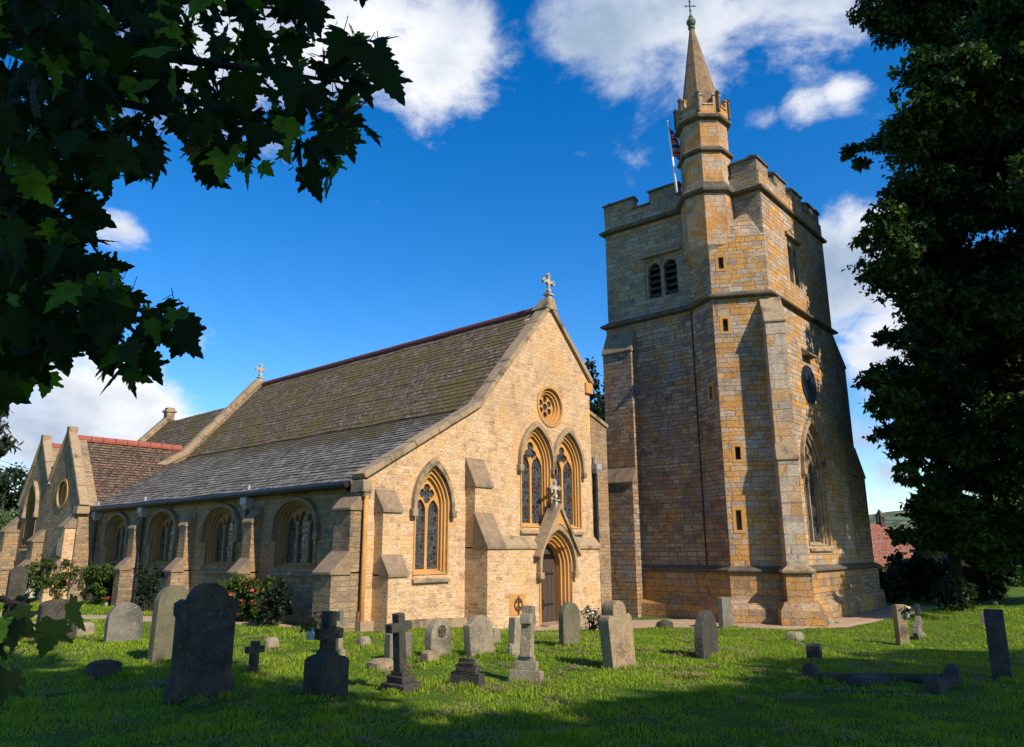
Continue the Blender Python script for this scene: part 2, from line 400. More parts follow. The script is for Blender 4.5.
M['lead'] = simple('grey_lead', (.30, .31, .33), .5, .3, 15)
M['wood'] = simple('weathered_dark_oak', (.060, .038, .026), .75, .5, 18)
M['gold'] = simple('gilded_metal', (.35, .26, .10), .35, .3, 20, 1.0)
M['copper'] = plainstone('verdigris_ball', (.10, .16, .12), (.16, .16, .10), (.02, .02, .02), 14, .5, .3)
M['white'] = simple('white_paint', (.75, .75, .74), .5, .1)
M['louvre'] = simple('dark_louvre_slate', (.05, .05, .052), .8, .3)

m_, n = newmat('leaded_dark_glass')
uv = n.n('ShaderNodeUVMap', uv_map='UVMap').outputs[0]
rv = n.n('ShaderNodeTexVoronoi', {'Vector': uv, 'Scale': 9.0}, feature='DISTANCE_TO_EDGE', distance='EUCLIDEAN').outputs[0]
cell = n.n('ShaderNodeTexVoronoi', {'Vector': uv, 'Scale': 9.0})
bars = n.n('ShaderNodeTexBrick', {'Vector': uv, 'Color1': (0, 0, 0, 1), 'Color2': (0, 0, 0, 1), 'Mortar': (1, 1, 1, 1), 'Scale': 1, 'Mortar Size': .012, 'Brick Width': 5.0, 'Row Height': .42})
lead = n.math('MAXIMUM', n.maprange(rv, .05, .10, 1, 0), bars.outputs['Fac'])
gc = n.ramp(n.n('ShaderNodeSeparateColor', {0: cell.outputs['Color']}).outputs[0], [(0, (.012, .014, .018)), (.4, (.03, .035, .045)), (.62, (.05, .012, .012)), (.75, (.015, .03, .02)), (.85, (.06, .06, .07))], 'CONSTANT')
col = n.mix(lead, gc, (.055, .058, .062))
finish(n, col, n.math('ADD', n.math('MULTIPLY', lead, .4), .18), n.math('ADD', lead, n.noise(uv, 14, 3)), .35, .01, .5)
M['glass'] = m_

def foliage(name, a, b, dark, trans=.25, rough=.55, scale=.8, spec=.25):
    m_, n = newmat(name)
    g = n.n('ShaderNodeNewGeometry')
    rnd = g.outputs['Random Per Island']; nz_ = n.noise(g.outputs['Position'], scale, 3, .6)
    c = n.mix(rnd, a, b); c = n.mix(n.maprange(nz_, .42, .62, 0, .7), c, dark)
    p = n.n('ShaderNodeBsdfPrincipled', {'Base Color': c, 'Roughness': rough, 'Specular IOR Level': spec})
    tr = n.n('ShaderNodeBsdfTranslucent', {'Color': n.mix(1, c, (1.5, 1.6, .5), 'MULTIPLY')})
    mx = n.n('ShaderNodeMixShader', {0: trans, 1: p.outputs[0], 2: tr.outputs[0]})
    n.t.links.new(mx.outputs[0], n.n('ShaderNodeOutputMaterial').inputs[0])
    return m_
M['lime_leaf'] = foliage('dark_tree_leaves', (.018, .046, .010), (.055, .115, .022), (.009, .026, .008), .22)
M['yew_leaf'] = foliage('yew_leaves', (.008, .020, .007), (.016, .032, .010), (.006, .014, .006), .1)
M['shrub_leaf'] = foliage('shrub_leaves', (.045, .085, .014), (.085, .13, .022), (.028, .055, .010), .3)
M['dark_shrub_leaf'] = foliage('dark_shrub_leaves', (.014, .028, .009), (.030, .050, .014), (.010, .020, .008), .15)
M['pale_bush_leaf'] = foliage('pale_bush_leaves', (.10, .15, .06), (.18, .22, .10), (.06, .10, .03), .3)
M['hedge_leaf'] = foliage('hedge_leaves', (.04, .09, .016), (.07, .13, .025), (.03, .06, .012), .25)
M['petal'] = simple('red_rose_petals', (.36, .03, .022), .6, .4, 30)
M['petal_pink'] = simple('pink_rose_petals', (.62, .10, .06), .6, .4, 30)
M['petal_white'] = simple('white_petals', (.75, .70, .66), .6, .15, 30)
M['petal_yellow'] = simple('yellow_petals', (.70, .42, .04), .6, .15, 30)
M['bark'] = plainstone('tree_bark', (.06, .048, .036), (.035, .03, .024), (.012, .011, .010), 5, .5, .9, (.09, .09, .06), .3)
# maple type leaf; a random few coloured bright as if backlit
m_, n = newmat('sycamore_leaf')
g = n.n('ShaderNodeNewGeometry'); rnd = g.outputs['Random Per Island']
c = n.ramp(rnd, [(0, (.007, .018, .004)), (.80, (.014, .036, .007)), (.87, (.045, .12, .010)), (1, (.12, .26, .02))])
uvn = n.n('ShaderNodeUVMap', uv_map='UVMap').outputs[0]
c = n.mix(n.maprange(n.noise(g.outputs['Position'], 30, 4, .6), .35, .7, 0, .5), c, (.010, .024, .006))
p = n.n('ShaderNodeBsdfPrincipled', {'Base Color': c, 'Roughness': .6, 'Specular IOR Level': .12})
tr = n.n('ShaderNodeBsdfTranslucent', {'Color': n.ramp(rnd, [(0, (.006, .022, .001)), (.82, (.015, .05, .002)), (.9, (.10, .26, .008)), (1, (.16, .34, .012))])})
mx = n.n('ShaderNodeMixShader', {0: .33, 1: p.outputs[0], 2: tr.outputs[0]})
n.t.links.new(mx.outputs[0], n.n('ShaderNodeOutputMaterial').inputs[0])
M['sycamore_leaf'] = m_

# grass: sheet and blades
m_, n = newmat('lawn_ground')
ge = n.n('ShaderNodeNewGeometry').outputs['Position']
a1 = n.noise(ge, .5, 5, .65); a2 = n.noise(ge, 3.5, 5, .65); a3 = n.noise(ge, 40, 4, .7)
c = n.mix(n.maprange(a1, .35, .65), (.075, .155, .014), (.115, .19, .02))
c = n.mix(n.maprange(a2, .52, .70, 0, .7), c, (.12, .12, .03))
c = n.mix(n.maprange(a3, .4, .7, 0, .6), c, (.02, .045, .008))
far_ = n.n('ShaderNodeVectorMath', {0: ge}, operation='LENGTH').outputs['Value']
finish(n, c, .9, n.math('ADD', a3, a2), .9, .06, .1)
M['lawn'] = m_
m_, n = newmat('grass_blade')
g = n.n('ShaderNodeNewGeometry')
c = n.mix(g.outputs['Random Per Island'], (.185, .285, .012), (.33, .41, .026))
c = n.mix(n.maprange(n.noise(g.outputs['Position'], 2.6, 5, .65), .51, .64, 0, .8), c, (.30, .25, .09))
c = n.mix(n.maprange(n.noise(g.outputs['Position'], .6, 3, .6), .40, .62, 0, .5), c, (.11, .22, .012))
p = n.n('ShaderNodeBsdfPrincipled', {'Base Color': c, 'Roughness': .6, 'Specular IOR Level': .2})
tr = n.n('ShaderNodeBsdfTranslucent', {'Color': n.mix(1, c, (1.2, 1.3, .4), 'MULTIPLY')})
mx = n.n('ShaderNodeMixShader', {0: .35, 1: p.outputs[0], 2: tr.outputs[0]})
n.t.links.new(mx.outputs[0], n.n('ShaderNodeOutputMaterial').inputs[0])
M['blade'] = m_
m_, n = newmat('pale_gravel')
ge = n.n('ShaderNodeNewGeometry').outputs['Position']
vo = n.n('ShaderNodeTexVoronoi', {'Vector': ge, 'Scale': 38.0})
c = n.mix(n.n('ShaderNodeSeparateColor', {0: vo.outputs['Color']}).outputs[0], (.30, .20, .13), (.50, .38, .28))
c = n.mix(n.maprange(n.noise(ge, 2, 5, .6), .4, .7, 0, .5), c, (.24, .17, .10))
finish(n, c, .95, vo.outputs['Distance'], .8, .02, .1)
M['gravel'] = m_
m_, n = newmat('hill_fields')
ge = n.n('ShaderNodeNewGeometry').outputs['Position']
vo = n.n('ShaderNodeTexVoronoi', {'Vector': n.vmath('MULTIPLY', ge, (1, .7, 1)), 'Scale': .0075})
ed = n.n('ShaderNodeTexVoronoi', {'Vector': n.vmath('MULTIPLY', ge, (1, .7, 1)), 'Scale': .0075}, feature='DISTANCE_TO_EDGE').outputs[0]
c = n.ramp(n.n('ShaderNodeSeparateColor', {0: vo.outputs['Color']}).outputs[0], [(0, (.10, .13, .07)), (.3, (.17, .17, .09)), (.55, (.12, .16, .08)), (.8, (.20, .18, .11))], 'CONSTANT')
c = n.mix(n.maprange(ed, .03, .06, 1, 0), c, (.05, .07, .06))
c = n.mix(n.maprange(n.noise(ge, .006, 5, .6), .55, .62, 0, .9), c, (.055, .075, .065))
finish(n, c, 1, None, spec=0)
M['hill'] = m_
# ------------------------------------------------------------------ church
def on_wall(px, py, p, q):
    p = Vector(p); q = Vector(q); t = (q-p).normalized(); nn = Vector((t.y, -t.x)); d = ray(px, py)
    k = ((p-CAM.xy).dot(nn))/(d.xy.dot(nn)); h = CAM + d*k
    return (h.xy-p).dot(t), h.z

def win_hole(cx, w, sill, spring, rise, flat=False): return arch(cx, w, sill, spring, rise, 10, flat)
def gothic_window(parent, F, cx, w, sill, spring, rise, lights=2, flat=False, hood=True, name='window', stone='ochre', out=0.0, foils=True, splay=.058, back=0):
    """orders stepping into the wall, a tracery plate, a leaded pane, a hood mould and a sill"""
    b = MB(); w1 = w-2*splay; w2 = w1-2*splay*.85; k1 = rise*w1/w; k2 = rise*w2/w
    b.prism(arch(cx, w+.10, sill-.02, spring, rise*(w+.10)/w, 10, flat), out+.0, out+.025, F, [arch(cx, w, sill+.0, spring, rise, 10, flat)])
    b.prism(arch(cx, w+.004, sill, spring, rise, 10, flat), out-.16, out-.05, F, [arch(cx, w1, sill+.03, spring, k1, 10, flat)])
    b.prism(arch(cx, w1+.01, sill, spring, k1*1.01, 10, flat), out-.24, out-.11, F, [arch(cx, w2, sill+.06, spring, k2, 10, flat)])
    holes = []; mull = .085 if lights == 2 else .075
    lw = (w2-mull*(lights-1)-.05)/lights
    for i in range(lights):
        lx = cx-w2/2+.025+lw/2+i*(lw+mull)
        if flat:
            mid = 1 if (i == lights//2) else 0
            holes.append(arch(lx, lw, sill+.10, spring+.05+.24*k2*mid-.12, lw*.95, 6))
        else:
            holes.append(arch(lx, lw, sill+.10, spring-.12, lw*.85, 6))
    if foils and lights == 2: holes.append(foil(cx, spring+k2*.44, min(k2*.36, w2*.30), 4 if w < 1.2 else 3, 7))
    if foils and flat:
        for sx in (-1, 1): holes.append(arch(cx+sx*lw*.62, lw*.36, spring+.38*k2, spring+.52*k2, .10, 4))
    b.prism(arch(cx, w2+.01, sill+.02, spring, k2*1.01, 10, flat), out-.32, out-.19, F, holes)
    o = b.build(name, M[stone], parent, clean=True)
    g = MB(); g.prism(arch(cx, w2-.01, sill+.08, spring, k2*.98, 10, flat), out-.27, out-.25, F); g.build('pane', M['glass'], o)
    if hood:
        h = MB(); hw = w+.10
        h.prism(ring_band(cx, hw+.004, hw+.20, spring-.12, spring, rise*(hw)/w, rise*(hw+.20)/w+.02, 10, flat), out-.02, out+.13, F)
        for sx in (-1, 1): h.box(cx+sx*(hw/2+.07)-.08, cx+sx*(hw/2+.07)+.08, spring-.26, spring-.08, out-.02, out+.15, F)
        h.build('hood_mould', M['weather'] if flat else M['cope'], o, bevel=.015)
    s_ = MB(); s_.loft([[F(cx-w/2-.06, sill-z, out+c) for cx_ in (0,)]+[F(cx+w/2+.06, sill-z, out+c)] + [F(cx+w/2+.06, sill-z2, out+c2), F(cx-w/2-.06, sill-z2, out+c2)] for z, c, z2, c2 in ()]) if False else None
    P = [(out-.30, sill+.06), (out+.08, sill-.14), (out+.08, sill-.20), (out-.05, sill-.22), (out-.30, sill-.10)]
    s_.loft([[F(x, z, c) for c, z in P] for x in (cx-w/2-.07, cx+w/2+.07)])
    s_.build('sill', M['cope'] if not flat else M['weather'], o)
    return o

def buttress(parent, F, a0, a1, steps, zbase, stone, name='buttress', top_depth=0.0, plinth=.0, cap='weather'):
    """steps: (z of outer lip, depth below the lip, z where its weathering meets the body above)"""
    prof = [(-.05, zbase)]; caps = []
    zs = steps
    body = MB(); wcs = []
    prev_d = top_depth
    for i, (zl, d, zt) in enumerate(zs):                # top to bottom
        dn = d
        zb = zs[i+1][0]-.06 if i+1 < len(zs) else zbase
        body.box(a0, a1, zb, zl, -.05, dn, F)
        sl = [(prev_d, zt), (dn+.045, zl-.01), (dn+.045, zl-.07), (dn-.02, zl-.07), (prev_d-.05, zl-.07)]
        wc = MB(); wc.loft([[F(a, z, c) for c, z in sl] for a in (a0-.035, a1+.035)]); wcs.append(wc)
        prev_d = dn
    if plinth:
        body.box(a0-plinth, a1+plinth, zbase, zbase+.9, -.05, prev_d+plinth, F)
    o = body.build(name, M[stone], parent, bevel=.012)
    for wc in wcs: wc.build('weathering', M[cap], o, bevel=.012)
    return o

church = thing('church', 'honey stone parish church with mossy stone tiled roof and sunlit gable front', 'church', (12, 20, -.3))
X0, Y0, XR = 10.66, 13.68, 19.55
BX, BZ, AX, AZ, EZ = 14.34, 5.46, 17.5, 9.12, 3.32
YE = 30.6                                        # far gable of the nave
FW = frame_west(Y0); FS = frame_side(X0)

# gable wall with its openings
lw = (12.68, 1.06, 1.12, 2.72, .92)
bw1 = (16.74, 1.30, 2.32, 4.10, 1.02); bw2 = (18.26, 1.30, 2.32, 4.10, 1.02)
b = MB()
b.prism([(X0, -1.2), (XR, -1.2), (XR, 7.0), (AX, AZ), (BX, BZ), (X0, EZ)], -.75, 0, FW,
        [win_hole(*lw), win_hole(*bw1), win_hole(*bw2), circ(17.47, 5.92, .56), arch(17.36, 1.42, -.35, 1.2, .95)])
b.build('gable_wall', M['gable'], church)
gothic_window(church, FW, *lw)
gothic_window(church, FW, *bw1); gothic_window(church, FW, *bw2)
# rose window
b = MB(); b.prism(circ(17.47, 5.92, .64), 0, .03, FW, [circ(17.47, 5.92, .555)])
b.prism(circ(17.47, 5.92, .562), -.18, -.06, FW, [circ(17.47, 5.92, .46)])
b.prism(circ(17.47, 5.92, .47), -.26, -.12, FW, [circ(17.47, 5.92, .39)])
b.prism(circ(17.47, 5.92, .40), -.32, -.20, FW, [circ(17.47+.235*math.cos(a), 5.92+.235*math.sin(a), .098, 12) for a in [math.pi/6+k*math.pi/3 for k in range(6)]]+[circ(17.47, 5.92, .115, 12)])
o = b.build('rose_window', M['ochre'], church)
g = MB(); g.prism(circ(17.47, 5.92, .39), -.28, -.26, FW); g.build('pane', M['glass'], o)

# door block, doorway and gablet
FD = frame_west(Y0-.20); DX = 17.36
b = MB()
b.prism([(14.5, -1.2), (XR+.03, -1.2), (XR+.03, 1.74), (14.5, 1.74)], -.19, 0, FD, [arch(DX, 1.42, -.35, 1.2, .95)])
b.build('door_block', M['gable'], church)
for xa, xb in ((14.49, DX-.86), (DX+.86, XR+.06)):
    s_ = MB(); s_.loft([[FD(x, z, c) for c, z in ((-.19, 2.06), (.05, 1.80), (.05, 1.70), (-.19, 1.70))] for x in (xa, xb)]); s_.build('string_course', M['cope'], church, bevel=.012)
b = MB()
w = 1.42
b.prism(arch(DX, w+.12, -.5, 1.2, 1.03), 0.0, .03, FD, [arch(DX, w, -.48, 1.2, .95)])
for k, (c0, c1) in enumerate(((-.18, -.05), (-.28, -.13), (-.40, -.22))):
    wa = w-.13*k
    b.prism(arch(DX, wa+.004, -.5, 1.2, .95*wa/w), c0, c1, FD, [arch(DX, wa-.14, -.48, 1.2, .95*(wa-.14)/w)])
dw = b.build('doorway', M['ochre'], church)
b = MB(); b.prism(ring_band(DX, w+.14, w+.34, 1.02, 1.2, 1.04, 1.20), -.02, .15, FD)
for sx in (-1, 1): b.box(DX+sx*.81-.09, DX+sx*.81+.09, .88, 1.06, -.02, .17, FD)
b.build('hood_mould', M['cope'], dw, bevel=.015)
b = MB(); b.prism(arch(DX, 1.06, -.4, 1.2, .70), -.50, -.42, FD)
for k in range(5): b.box(DX-.51+.204*k+.006, DX-.51+.204*(k+1)-.006, -.35, 1.3, -.425, -.405, FD)
door = b.build('door', M['wood'], church)
for z in (.15, 1.0):
    b = MB(); b.box(DX-.40, DX+.38, z-.03, z+.03, -.41, -.388, FD)
    b.prism(circ(DX-.22, z, .17, 16), -.41, -.392, FD, [circ(DX-.22, z, .13, 16)])
    b.build('strap_hinge', M['iron'], door)
b = MB(); b.box(DX-.95, DX+.95, -1.0, -.46, -.05, .60, FD); b.box(DX-.75, DX+.75, -.46, -.34, -.62, .32, FD); b.build('door_step', M['cope'], church, bevel=.02)
b = MB(); ap = 2.86
b.prism([(DX-.80, 1.72), (DX+.80, 1.72), (DX, ap)], -.18, .10, FD, [arch(DX, w+.13, 1.0, 1.2, 1.04)] if False else [])
gb = None
b = MB()
tri = [(DX-.84, 1.55), (DX+.84, 1.55), (DX, ap)]
ar = arch(DX, w+.36, 1.2, 1.2, 1.215, 12)
poly = [(DX-.895, 1.45)] + [p for p in ar if p[1] > 1.46] + [(DX+.895, 1.45), (DX+.93, 1.55), (DX, ap), (DX-.93, 1.55)]
b.prism(poly, -.18, .17, FD)
gb = b.build('door_gablet', M['ochre'], church)
b = MB()
for sx in (-1, 1):
    P = [(DX+sx*1.02, 1.50), (DX+sx*.93, 1.48), (DX, ap-.02), (DX, ap+.13)]
    b.prism(P, -.20, .24, FD)
b.build('coping', M['cope'], gb)
def stone_cross(parent, x, y, z, h, mat='cross', face_x=True, base=True, name='cross'):
    """floriated gable cross on a moulded stem; arms run along X (or along Y)"""
    k = h; b = MB(); F = (lambda a, bb, c: (x+a, y-c, z+bb)) if face_x else (lambda a, bb, c: (x-c, y+a, z+bb))
    b.box(-.13*k, .13*k, -.25*k, .05*k, -.13*k, .13*k, F); b.box(-.09*k, .09*k, .05*k, .16*k, -.09*k, .09*k, F)
    b.box(-.17*k, .17*k, .16*k, .21*k, -.15*k, .15*k, F)
    b.box(-.045*k, .045*k, .21*k, .93*k, -.045*k, .045*k, F); b.box(-.27*k, .27*k, .655*k, .745*k, -.044*k, .044*k, F)
    for cx, cz in ((-.27, .70), (.27, .70), (0, .96)):
        for dx, dz in ((-.05, 0), (.05, 0), (0, .05), (0, -.05)): b.prism(circ(cx*k+dx*k, cz*k+dz*k, .052*k, 8), -.046*k, .046*k, F)
    b.prism(circ(0, .70*k, .12*k, 12), -.05*k, .05*k, F)
    b.prism(circ(0, .36*k, .085*k, 8), -.08*k, .08*k, F)
    return b.build(name, M[mat], parent)
stone_cross(church, DX, Y0-.22, ap+.10, .68, 'cross', name='gablet_cross')
# carved roundel beside the door
b = MB(); b.box(15.35, 16.0, -.02, .52, 0, .015, FD); bp_ = b.build('carved_panel', M['ochre'], church)
b = MB(); cx, cz = 15.68, .25
b.prism(circ(cx, cz, .17, 20), .012, .04, FD, [foil(cx, cz, .15, 4)]); b.box(cx-.02, cx+.02, cz-.25, cz+.22, .012, .045, FD); b.build('roundel', M['wood'], bp_)
# plinth
b = MB(); b.prism([(X0-.1, -1.2), (DX-.9, -1.2), (DX-.9, -.06), (X0-.1, .16)], -.2, .10, FW); b.build('plinth', M['cope'], church)
b = MB(); b.prism([(DX+.9, -1.2), (XR+.1, -1.2), (XR+.1, -.12), (DX+.9, -.06)], -.2, .24, FW)
b.build('plinth', M['cope'], church)
# buttresses of the gable front
buttress(church, FW, 10.92, 11.46, [(2.58, .30, 3.06), (1.16, .55, 1.58)], -1, 'gable', plinth=.05)
buttress(church, FW, 13.86, 14.50, [(3.32, .34, 4.05), (1.76, .78, 2.62)], -1, 'gable', plinth=.06)
# coping of the gable
def cope_run(parent, pts, F, c0, c1, hgt=.15, mat='cope', name='coping'):
    b = MB()
    for (a, z), (a2, z2) in zip(pts, pts[1:]):
        l = math.hypot(a2-a, z2-z); nx, nz_ = -(z2-z)/l, (a2-a)/l
        if nz_ < 0: nx, nz_ = -nx, -nz_
        k = max(1, int(l/.85))
        for i in range(k):                         # coping stones laid end to end
            s0, s1 = i/k, (i+1)/k; e = .006/l
            q = [(a+(a2-a)*(s0+e), z+(z2-z)*(s0+e)), (a+(a2-a)*(s1-e), z+(z2-z)*(s1-e))]
            jig = .008*((i*7) % 3-1)
            b.prism([q[0], q[1], (q[1][0]+nx*(hgt+jig), q[1][1]+nz_*(hgt+jig)), (q[0][0]+nx*(hgt+jig), q[0][1]+nz_*(hgt+jig))], c0, c1, F)
    return b.build(name, M[mat], parent, bevel=.015)
cope_run(church, [(X0-.12, EZ-.06), (BX, BZ), (AX+.03, AZ-.02)], FW, -.36, .10, .14)
cope_run(church, [(AX-.03, AZ-.02), (XR+.08, 7.0-.06)], FW, -.36, .10, .14)
b = MB(); b.box(X0-.16, X0+.10, EZ-.36, EZ-.08, -.40, .07, FW); b.box(X0-.10, X0+.10, EZ-.48, EZ-.34, -.36, .045, FW); b.build('kneeler', M['cope'], church, bevel=.02)
b = MB(); b.box(XR-.25, XR+.12, 6.62, 6.98, -.45, .08, FW); b.build('kneeler', M['ochre'], church, bevel=.02)
b = MB(); b.loft([[(AX-.28, Y0-.12, AZ-.1), (AX+.28, Y0-.12, AZ-.1), (AX+.28, Y0+.5, AZ-.1), (AX-.28, Y0+.5, AZ-.1)], [(AX-.14, Y0-.1, AZ+.26), (AX+.14, Y0-.1, AZ+.26), (AX+.14, Y0+.2, AZ+.26), (AX-.14, Y0+.2, AZ+.26)]]); b.build('apex_stone', M['cope'], church)
stone_cross(church, AX, Y0+.02, AZ+.24, .84, 'cross', name='gable_cross')
# wall set back beside the gable
b = MB(); b.prism([(XR-.4, -1.2), (21.75, -1.2), (21.75, 5.85), (XR-.4, 6.75)], -.5, 0, frame_west(Y0+.85)); b.build('set_back_wall', M['side'], church)  # the dark stone stands in for shade on this wall

# side wall with four windows
SW = [(16.42, 1.72, 1.28, 2.18, .66), (20.08, 1.72, 1.28, 2.18, .66), (23.68, 1.72, 1.28, 2.18, .66), (27.12, 1.62, 1.28, 2.18, .66)]
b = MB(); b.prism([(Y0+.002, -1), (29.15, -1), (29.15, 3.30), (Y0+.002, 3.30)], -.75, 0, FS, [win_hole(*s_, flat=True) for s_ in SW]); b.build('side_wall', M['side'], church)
for s_ in SW: gothic_window(church, FS, *s_, lights=3, flat=True, stone='ochre_shaded')
b = MB(); b.box(Y0+.01, 29.1, -1, .36, -.1, .08, FS); b.build('plinth', M['side'], church)
buttress(church, FS, 13.78, 14.42, [(2.62, .34, 3.02), (1.22, .78, 1.66)], -1, 'side', plinth=.04)
for y in (18.25, 21.88, 25.4):
    buttress(church, FS, y-.21, y+.21, [(2.44, .28, 2.80), (1.16, .58, 1.50)], -1, 'side', plinth=.03)

# roofs: courses really step
def course_roof(name, mat, p0, p1, y0, y1, step, parent, lip=.022, thick=.10, along='y', seed=1):
    """p0 eave, p1 top as (across, z); runs from y0 to y1; tiles overlap in courses"""
    (a0, z0), (a1, z1) = p0, p1; l = math.hypot(a1-a0, z1-z0); k = max(2, int(round(l/step)))
    ux, uz = (a1-a0)/l, (z1-z0)/l; nx, nz_ = -uz, ux
    if nz_ < 0: nx, nz_ = -nx, -nz_
    rg = random.Random(seed)
    top = []
    for i in range(k):
        s0, s1 = l*i/k, l*(i+1)/k; d = rg.uniform(-.004, .004)
        top += [(s0, lip+d), (s1, .0+d)]
    prof = [(a0+ux*s+nx*h, z0+uz*s+nz_*h) for s, h in top] + [(a1-nx*thick, z1-nz_*thick), (a0-nx*thick, z0-nz_*thick)]
    m_ = max(2, int(abs(y1-y0)/.9)); ys = [y0+(y1-y0)*i/m_ for i in range(m_+1)]
    rings = []
    for y in ys:
        w_ = .012*math.sin(y*2.1+seed)+.008*math.sin(y*5.3)
        rings.append([((a, y, z+w_) if along == 'y' else (y, a, z+w_)) for a, z in prof])
    b = MB(); b.loft(rings); return b.build(name, M[mat], parent)
YR0 = Y0+.34
course_roof('aisle_roof', 'aisle_roof', (X0-.22, EZ-.10), (BX+.05, BZ+.03), YR0, YE-.2, .21, church, seed=2)
course_roof('nave_roof', 'nave_roof', (BX-.06, BZ+.01), (AX, AZ-.02), YR0, YE-.2, .20, church, seed=3, lip=.014)
course_roof('nave_roof', 'nave_roof', (20.72, 5.55), (AX, AZ-.02), YR0+.55, YE-.2, .40, church, seed=4)
b = MB()
y = YR0
while y < YE-.5:
    b.loft([[(AX+.15*math.cos(t), yy, AZ-.05+.15*math.sin(t)) for t in [-.5+i*(math.pi+1)/8 for i in range(9)]] for yy in (y, min(y+.44, YE-.3))]); y += .45
b.build('ridge_tiles', M['ridge_dark'], church)
# eaves gutter, hoppers, downpipes
b = MB(); b.tube([(X0-.27, Y0+.4, EZ-.17), (X0-.27, 29.2, EZ-.20)], .075, 8); b.box(X0-.2, X0+.05, Y0+.5, 29.1, EZ-.22, EZ-.12); b.build('gutter', M['iron'], church)
def downpipe(parent, x, y, z0, z1, d=(-1, 0), r=.05):
    b = MB(); px_, py_ = x+d[0]*.12, y+d[1]*.12
    b.tube([(px_, py_, z0), (px_, py_, z1)], r, 8)
    for z in np.arange(z0+.4, z1-.2, .95): b.tube([(px_, py_, z), (px_, py_, z+.07)], r*1.35, 8)
    o = b.build('downpipe', M['iron'], parent)
    b = MB(); b.loft([[(px_+sx*w_, py_+sy*w_, z) for sx, sy in ((-1, -1), (1, -1), (1, 1), (-1, 1))] for w_, z in ((.07, z1-.02), (.15, z1+.12), (.15, z1+.30))]); b.tube([(px_, py_, z1+.3), (px_, py_+.0, z1+.62)], .04, 6); b.build('hopper', M['lead'], o)
    return o
for y in (18.62, 25.02, 28.85): downpipe(church, X0, y, -.2, 2.78)
b = MB(); b.tube([(X0-.01, Y0-.01, -.5), (X0-.01, Y0-.01, EZ-.44)], .055, 10); b.build('corner_shaft', M['ochre'], church, smooth=True)
cope_run(church, [(XR-.3, 6.72), (21.8, 5.85)], frame_west(Y0+.85), -.5, .06, .12)
downpipe(church, 20.85, Y0+.85, -.6, 4.2, (0, -1), .06)

# far gable of the nave: raised coping, cross
FE = frame_west(YE)
b = MB(); b.prism([(12.9, 2), (21, 2), (21, 5.3), (AX, AZ+.05), (BX, BZ+.1), (12.9, BZ+.1-.83)], -.3, .0, FE); b.build('far_gable_wall', M['side'], church)
cope_run(church, [(13.0, BZ+.1-.78), (BX, BZ+.10), (AX+.04, AZ+.14)], FE, -.34, .05, .22)
cope_run(church, [(AX-.04, AZ+.14), (20.7, 5.6)], FE, -.34, .05, .22)
b = MB(); b.box(12.85, 13.25, BZ-.9, BZ-.42, -.36, .07, FE); b.build('kneeler', M['weather'], church)
stone_cross(church, AX, YE+.1, AZ+.22, .76, 'cross', name='gable_cross')
# chancel beyond
CZ = 8.45; YC = 39.6
b = MB(); b.prism([(14.0, -1), (21, -1), (21, 4.9), (AX, CZ), (14.0, 4.6)], -.4, 0, frame_west(YC+.2)); b.box(14.0, 14.4, YE, YC+.2, -1, 4.5); b.build('chancel_wall', M['side'], church)
course_roof('chancel_roof', 'nave_roof', (13.8, 4.30), (AX, CZ), YE+.3, YC, .22, church, seed=5)
course_roof('chancel_roof', 'nave_roof', (21.2, 4.30), (AX, CZ), YE+.3, YC, .45, church, seed=6)
cope_run(church, [(13.7, 4.3), (AX+.05, CZ+.12)], frame_west(YC), -.4, .05, .24)
cope_run(church, [(AX-.05, CZ+.12), (21.3, 4.3)], frame_west(YC), -.4, .05, .24)
b = MB(); b.box(AX-.2, AX+.2, YC-.1, YC+.35, CZ+.1, CZ+.5); b.box(AX-.28, AX+.28, YC-.15, YC+.4, CZ+.5, CZ+.62); b.box(AX-.2, AX+.2, YC-.1, YC+.3, CZ+.62, CZ+.75); b.build('finial', M['cope'], church, bevel=.02)

# double gabled transept
XT = 10.02; FT = frame_side(XT); YT = 29.1
G1 = (YT, 31.15, 32.62, 6.02); G2 = (32.62, 34.0, 35.75, 5.98)
rw = (31.0, 3.78)
tw = (34.1, 1.15, 1.9, 3.25, .95)
b = MB(); b.prism([(YT, -1), (35.75, -1), (35.75, 3.5), (34.0, 5.98), (32.62, 4.15), (31.15, 6.02), (YT, 3.32)], -.6, 0, FT, [circ(*rw, .48), win_hole(*tw)]); b.build('transept_wall', M['side'], church)
b = MB(); b.prism([(XT+.002, -1), (X0+.1, -1), (X0+.1, 3.25), (XT+.002, 3.25)], -.55, -.002, frame_west(YT)); b.build('transept_return_wall', M['gable'], church)
b = MB(); b.prism(circ(*rw, .56), 0, .03, FT, [circ(*rw, .47)]); b.prism(circ(*rw, .49), -.3, -.1, FT, [circ(*rw, .38)]); b.prism(circ(*rw, .39), -.4, -.25, FT, [foil(*rw, .36, 4)])
o = b.build('round_window', M['ochre'], church); g = MB(); g.prism(circ(*rw, .385), -.36, -.34, FT); g.build('pane', M['glass'], o)
gothic_window(church, FT, *tw, stone='ochre_shaded')
buttress(church, FT, 29.22, 29.80, [(2.55, .34, 3.0), (1.0, .75, 1.45)], -1, 'gable', plinth=.04)
buttress(church, FT, 32.3, 32.9, [(2.1, .34, 2.5), (1.0, .70, 1.4)], -1, 'side', plinth=.04)
buttress(church, FT, 35.3, 35.9, [(2.5, .5, 3.1), (1.0, 1.0, 1.7)], -1, 'side', plinth=.04)
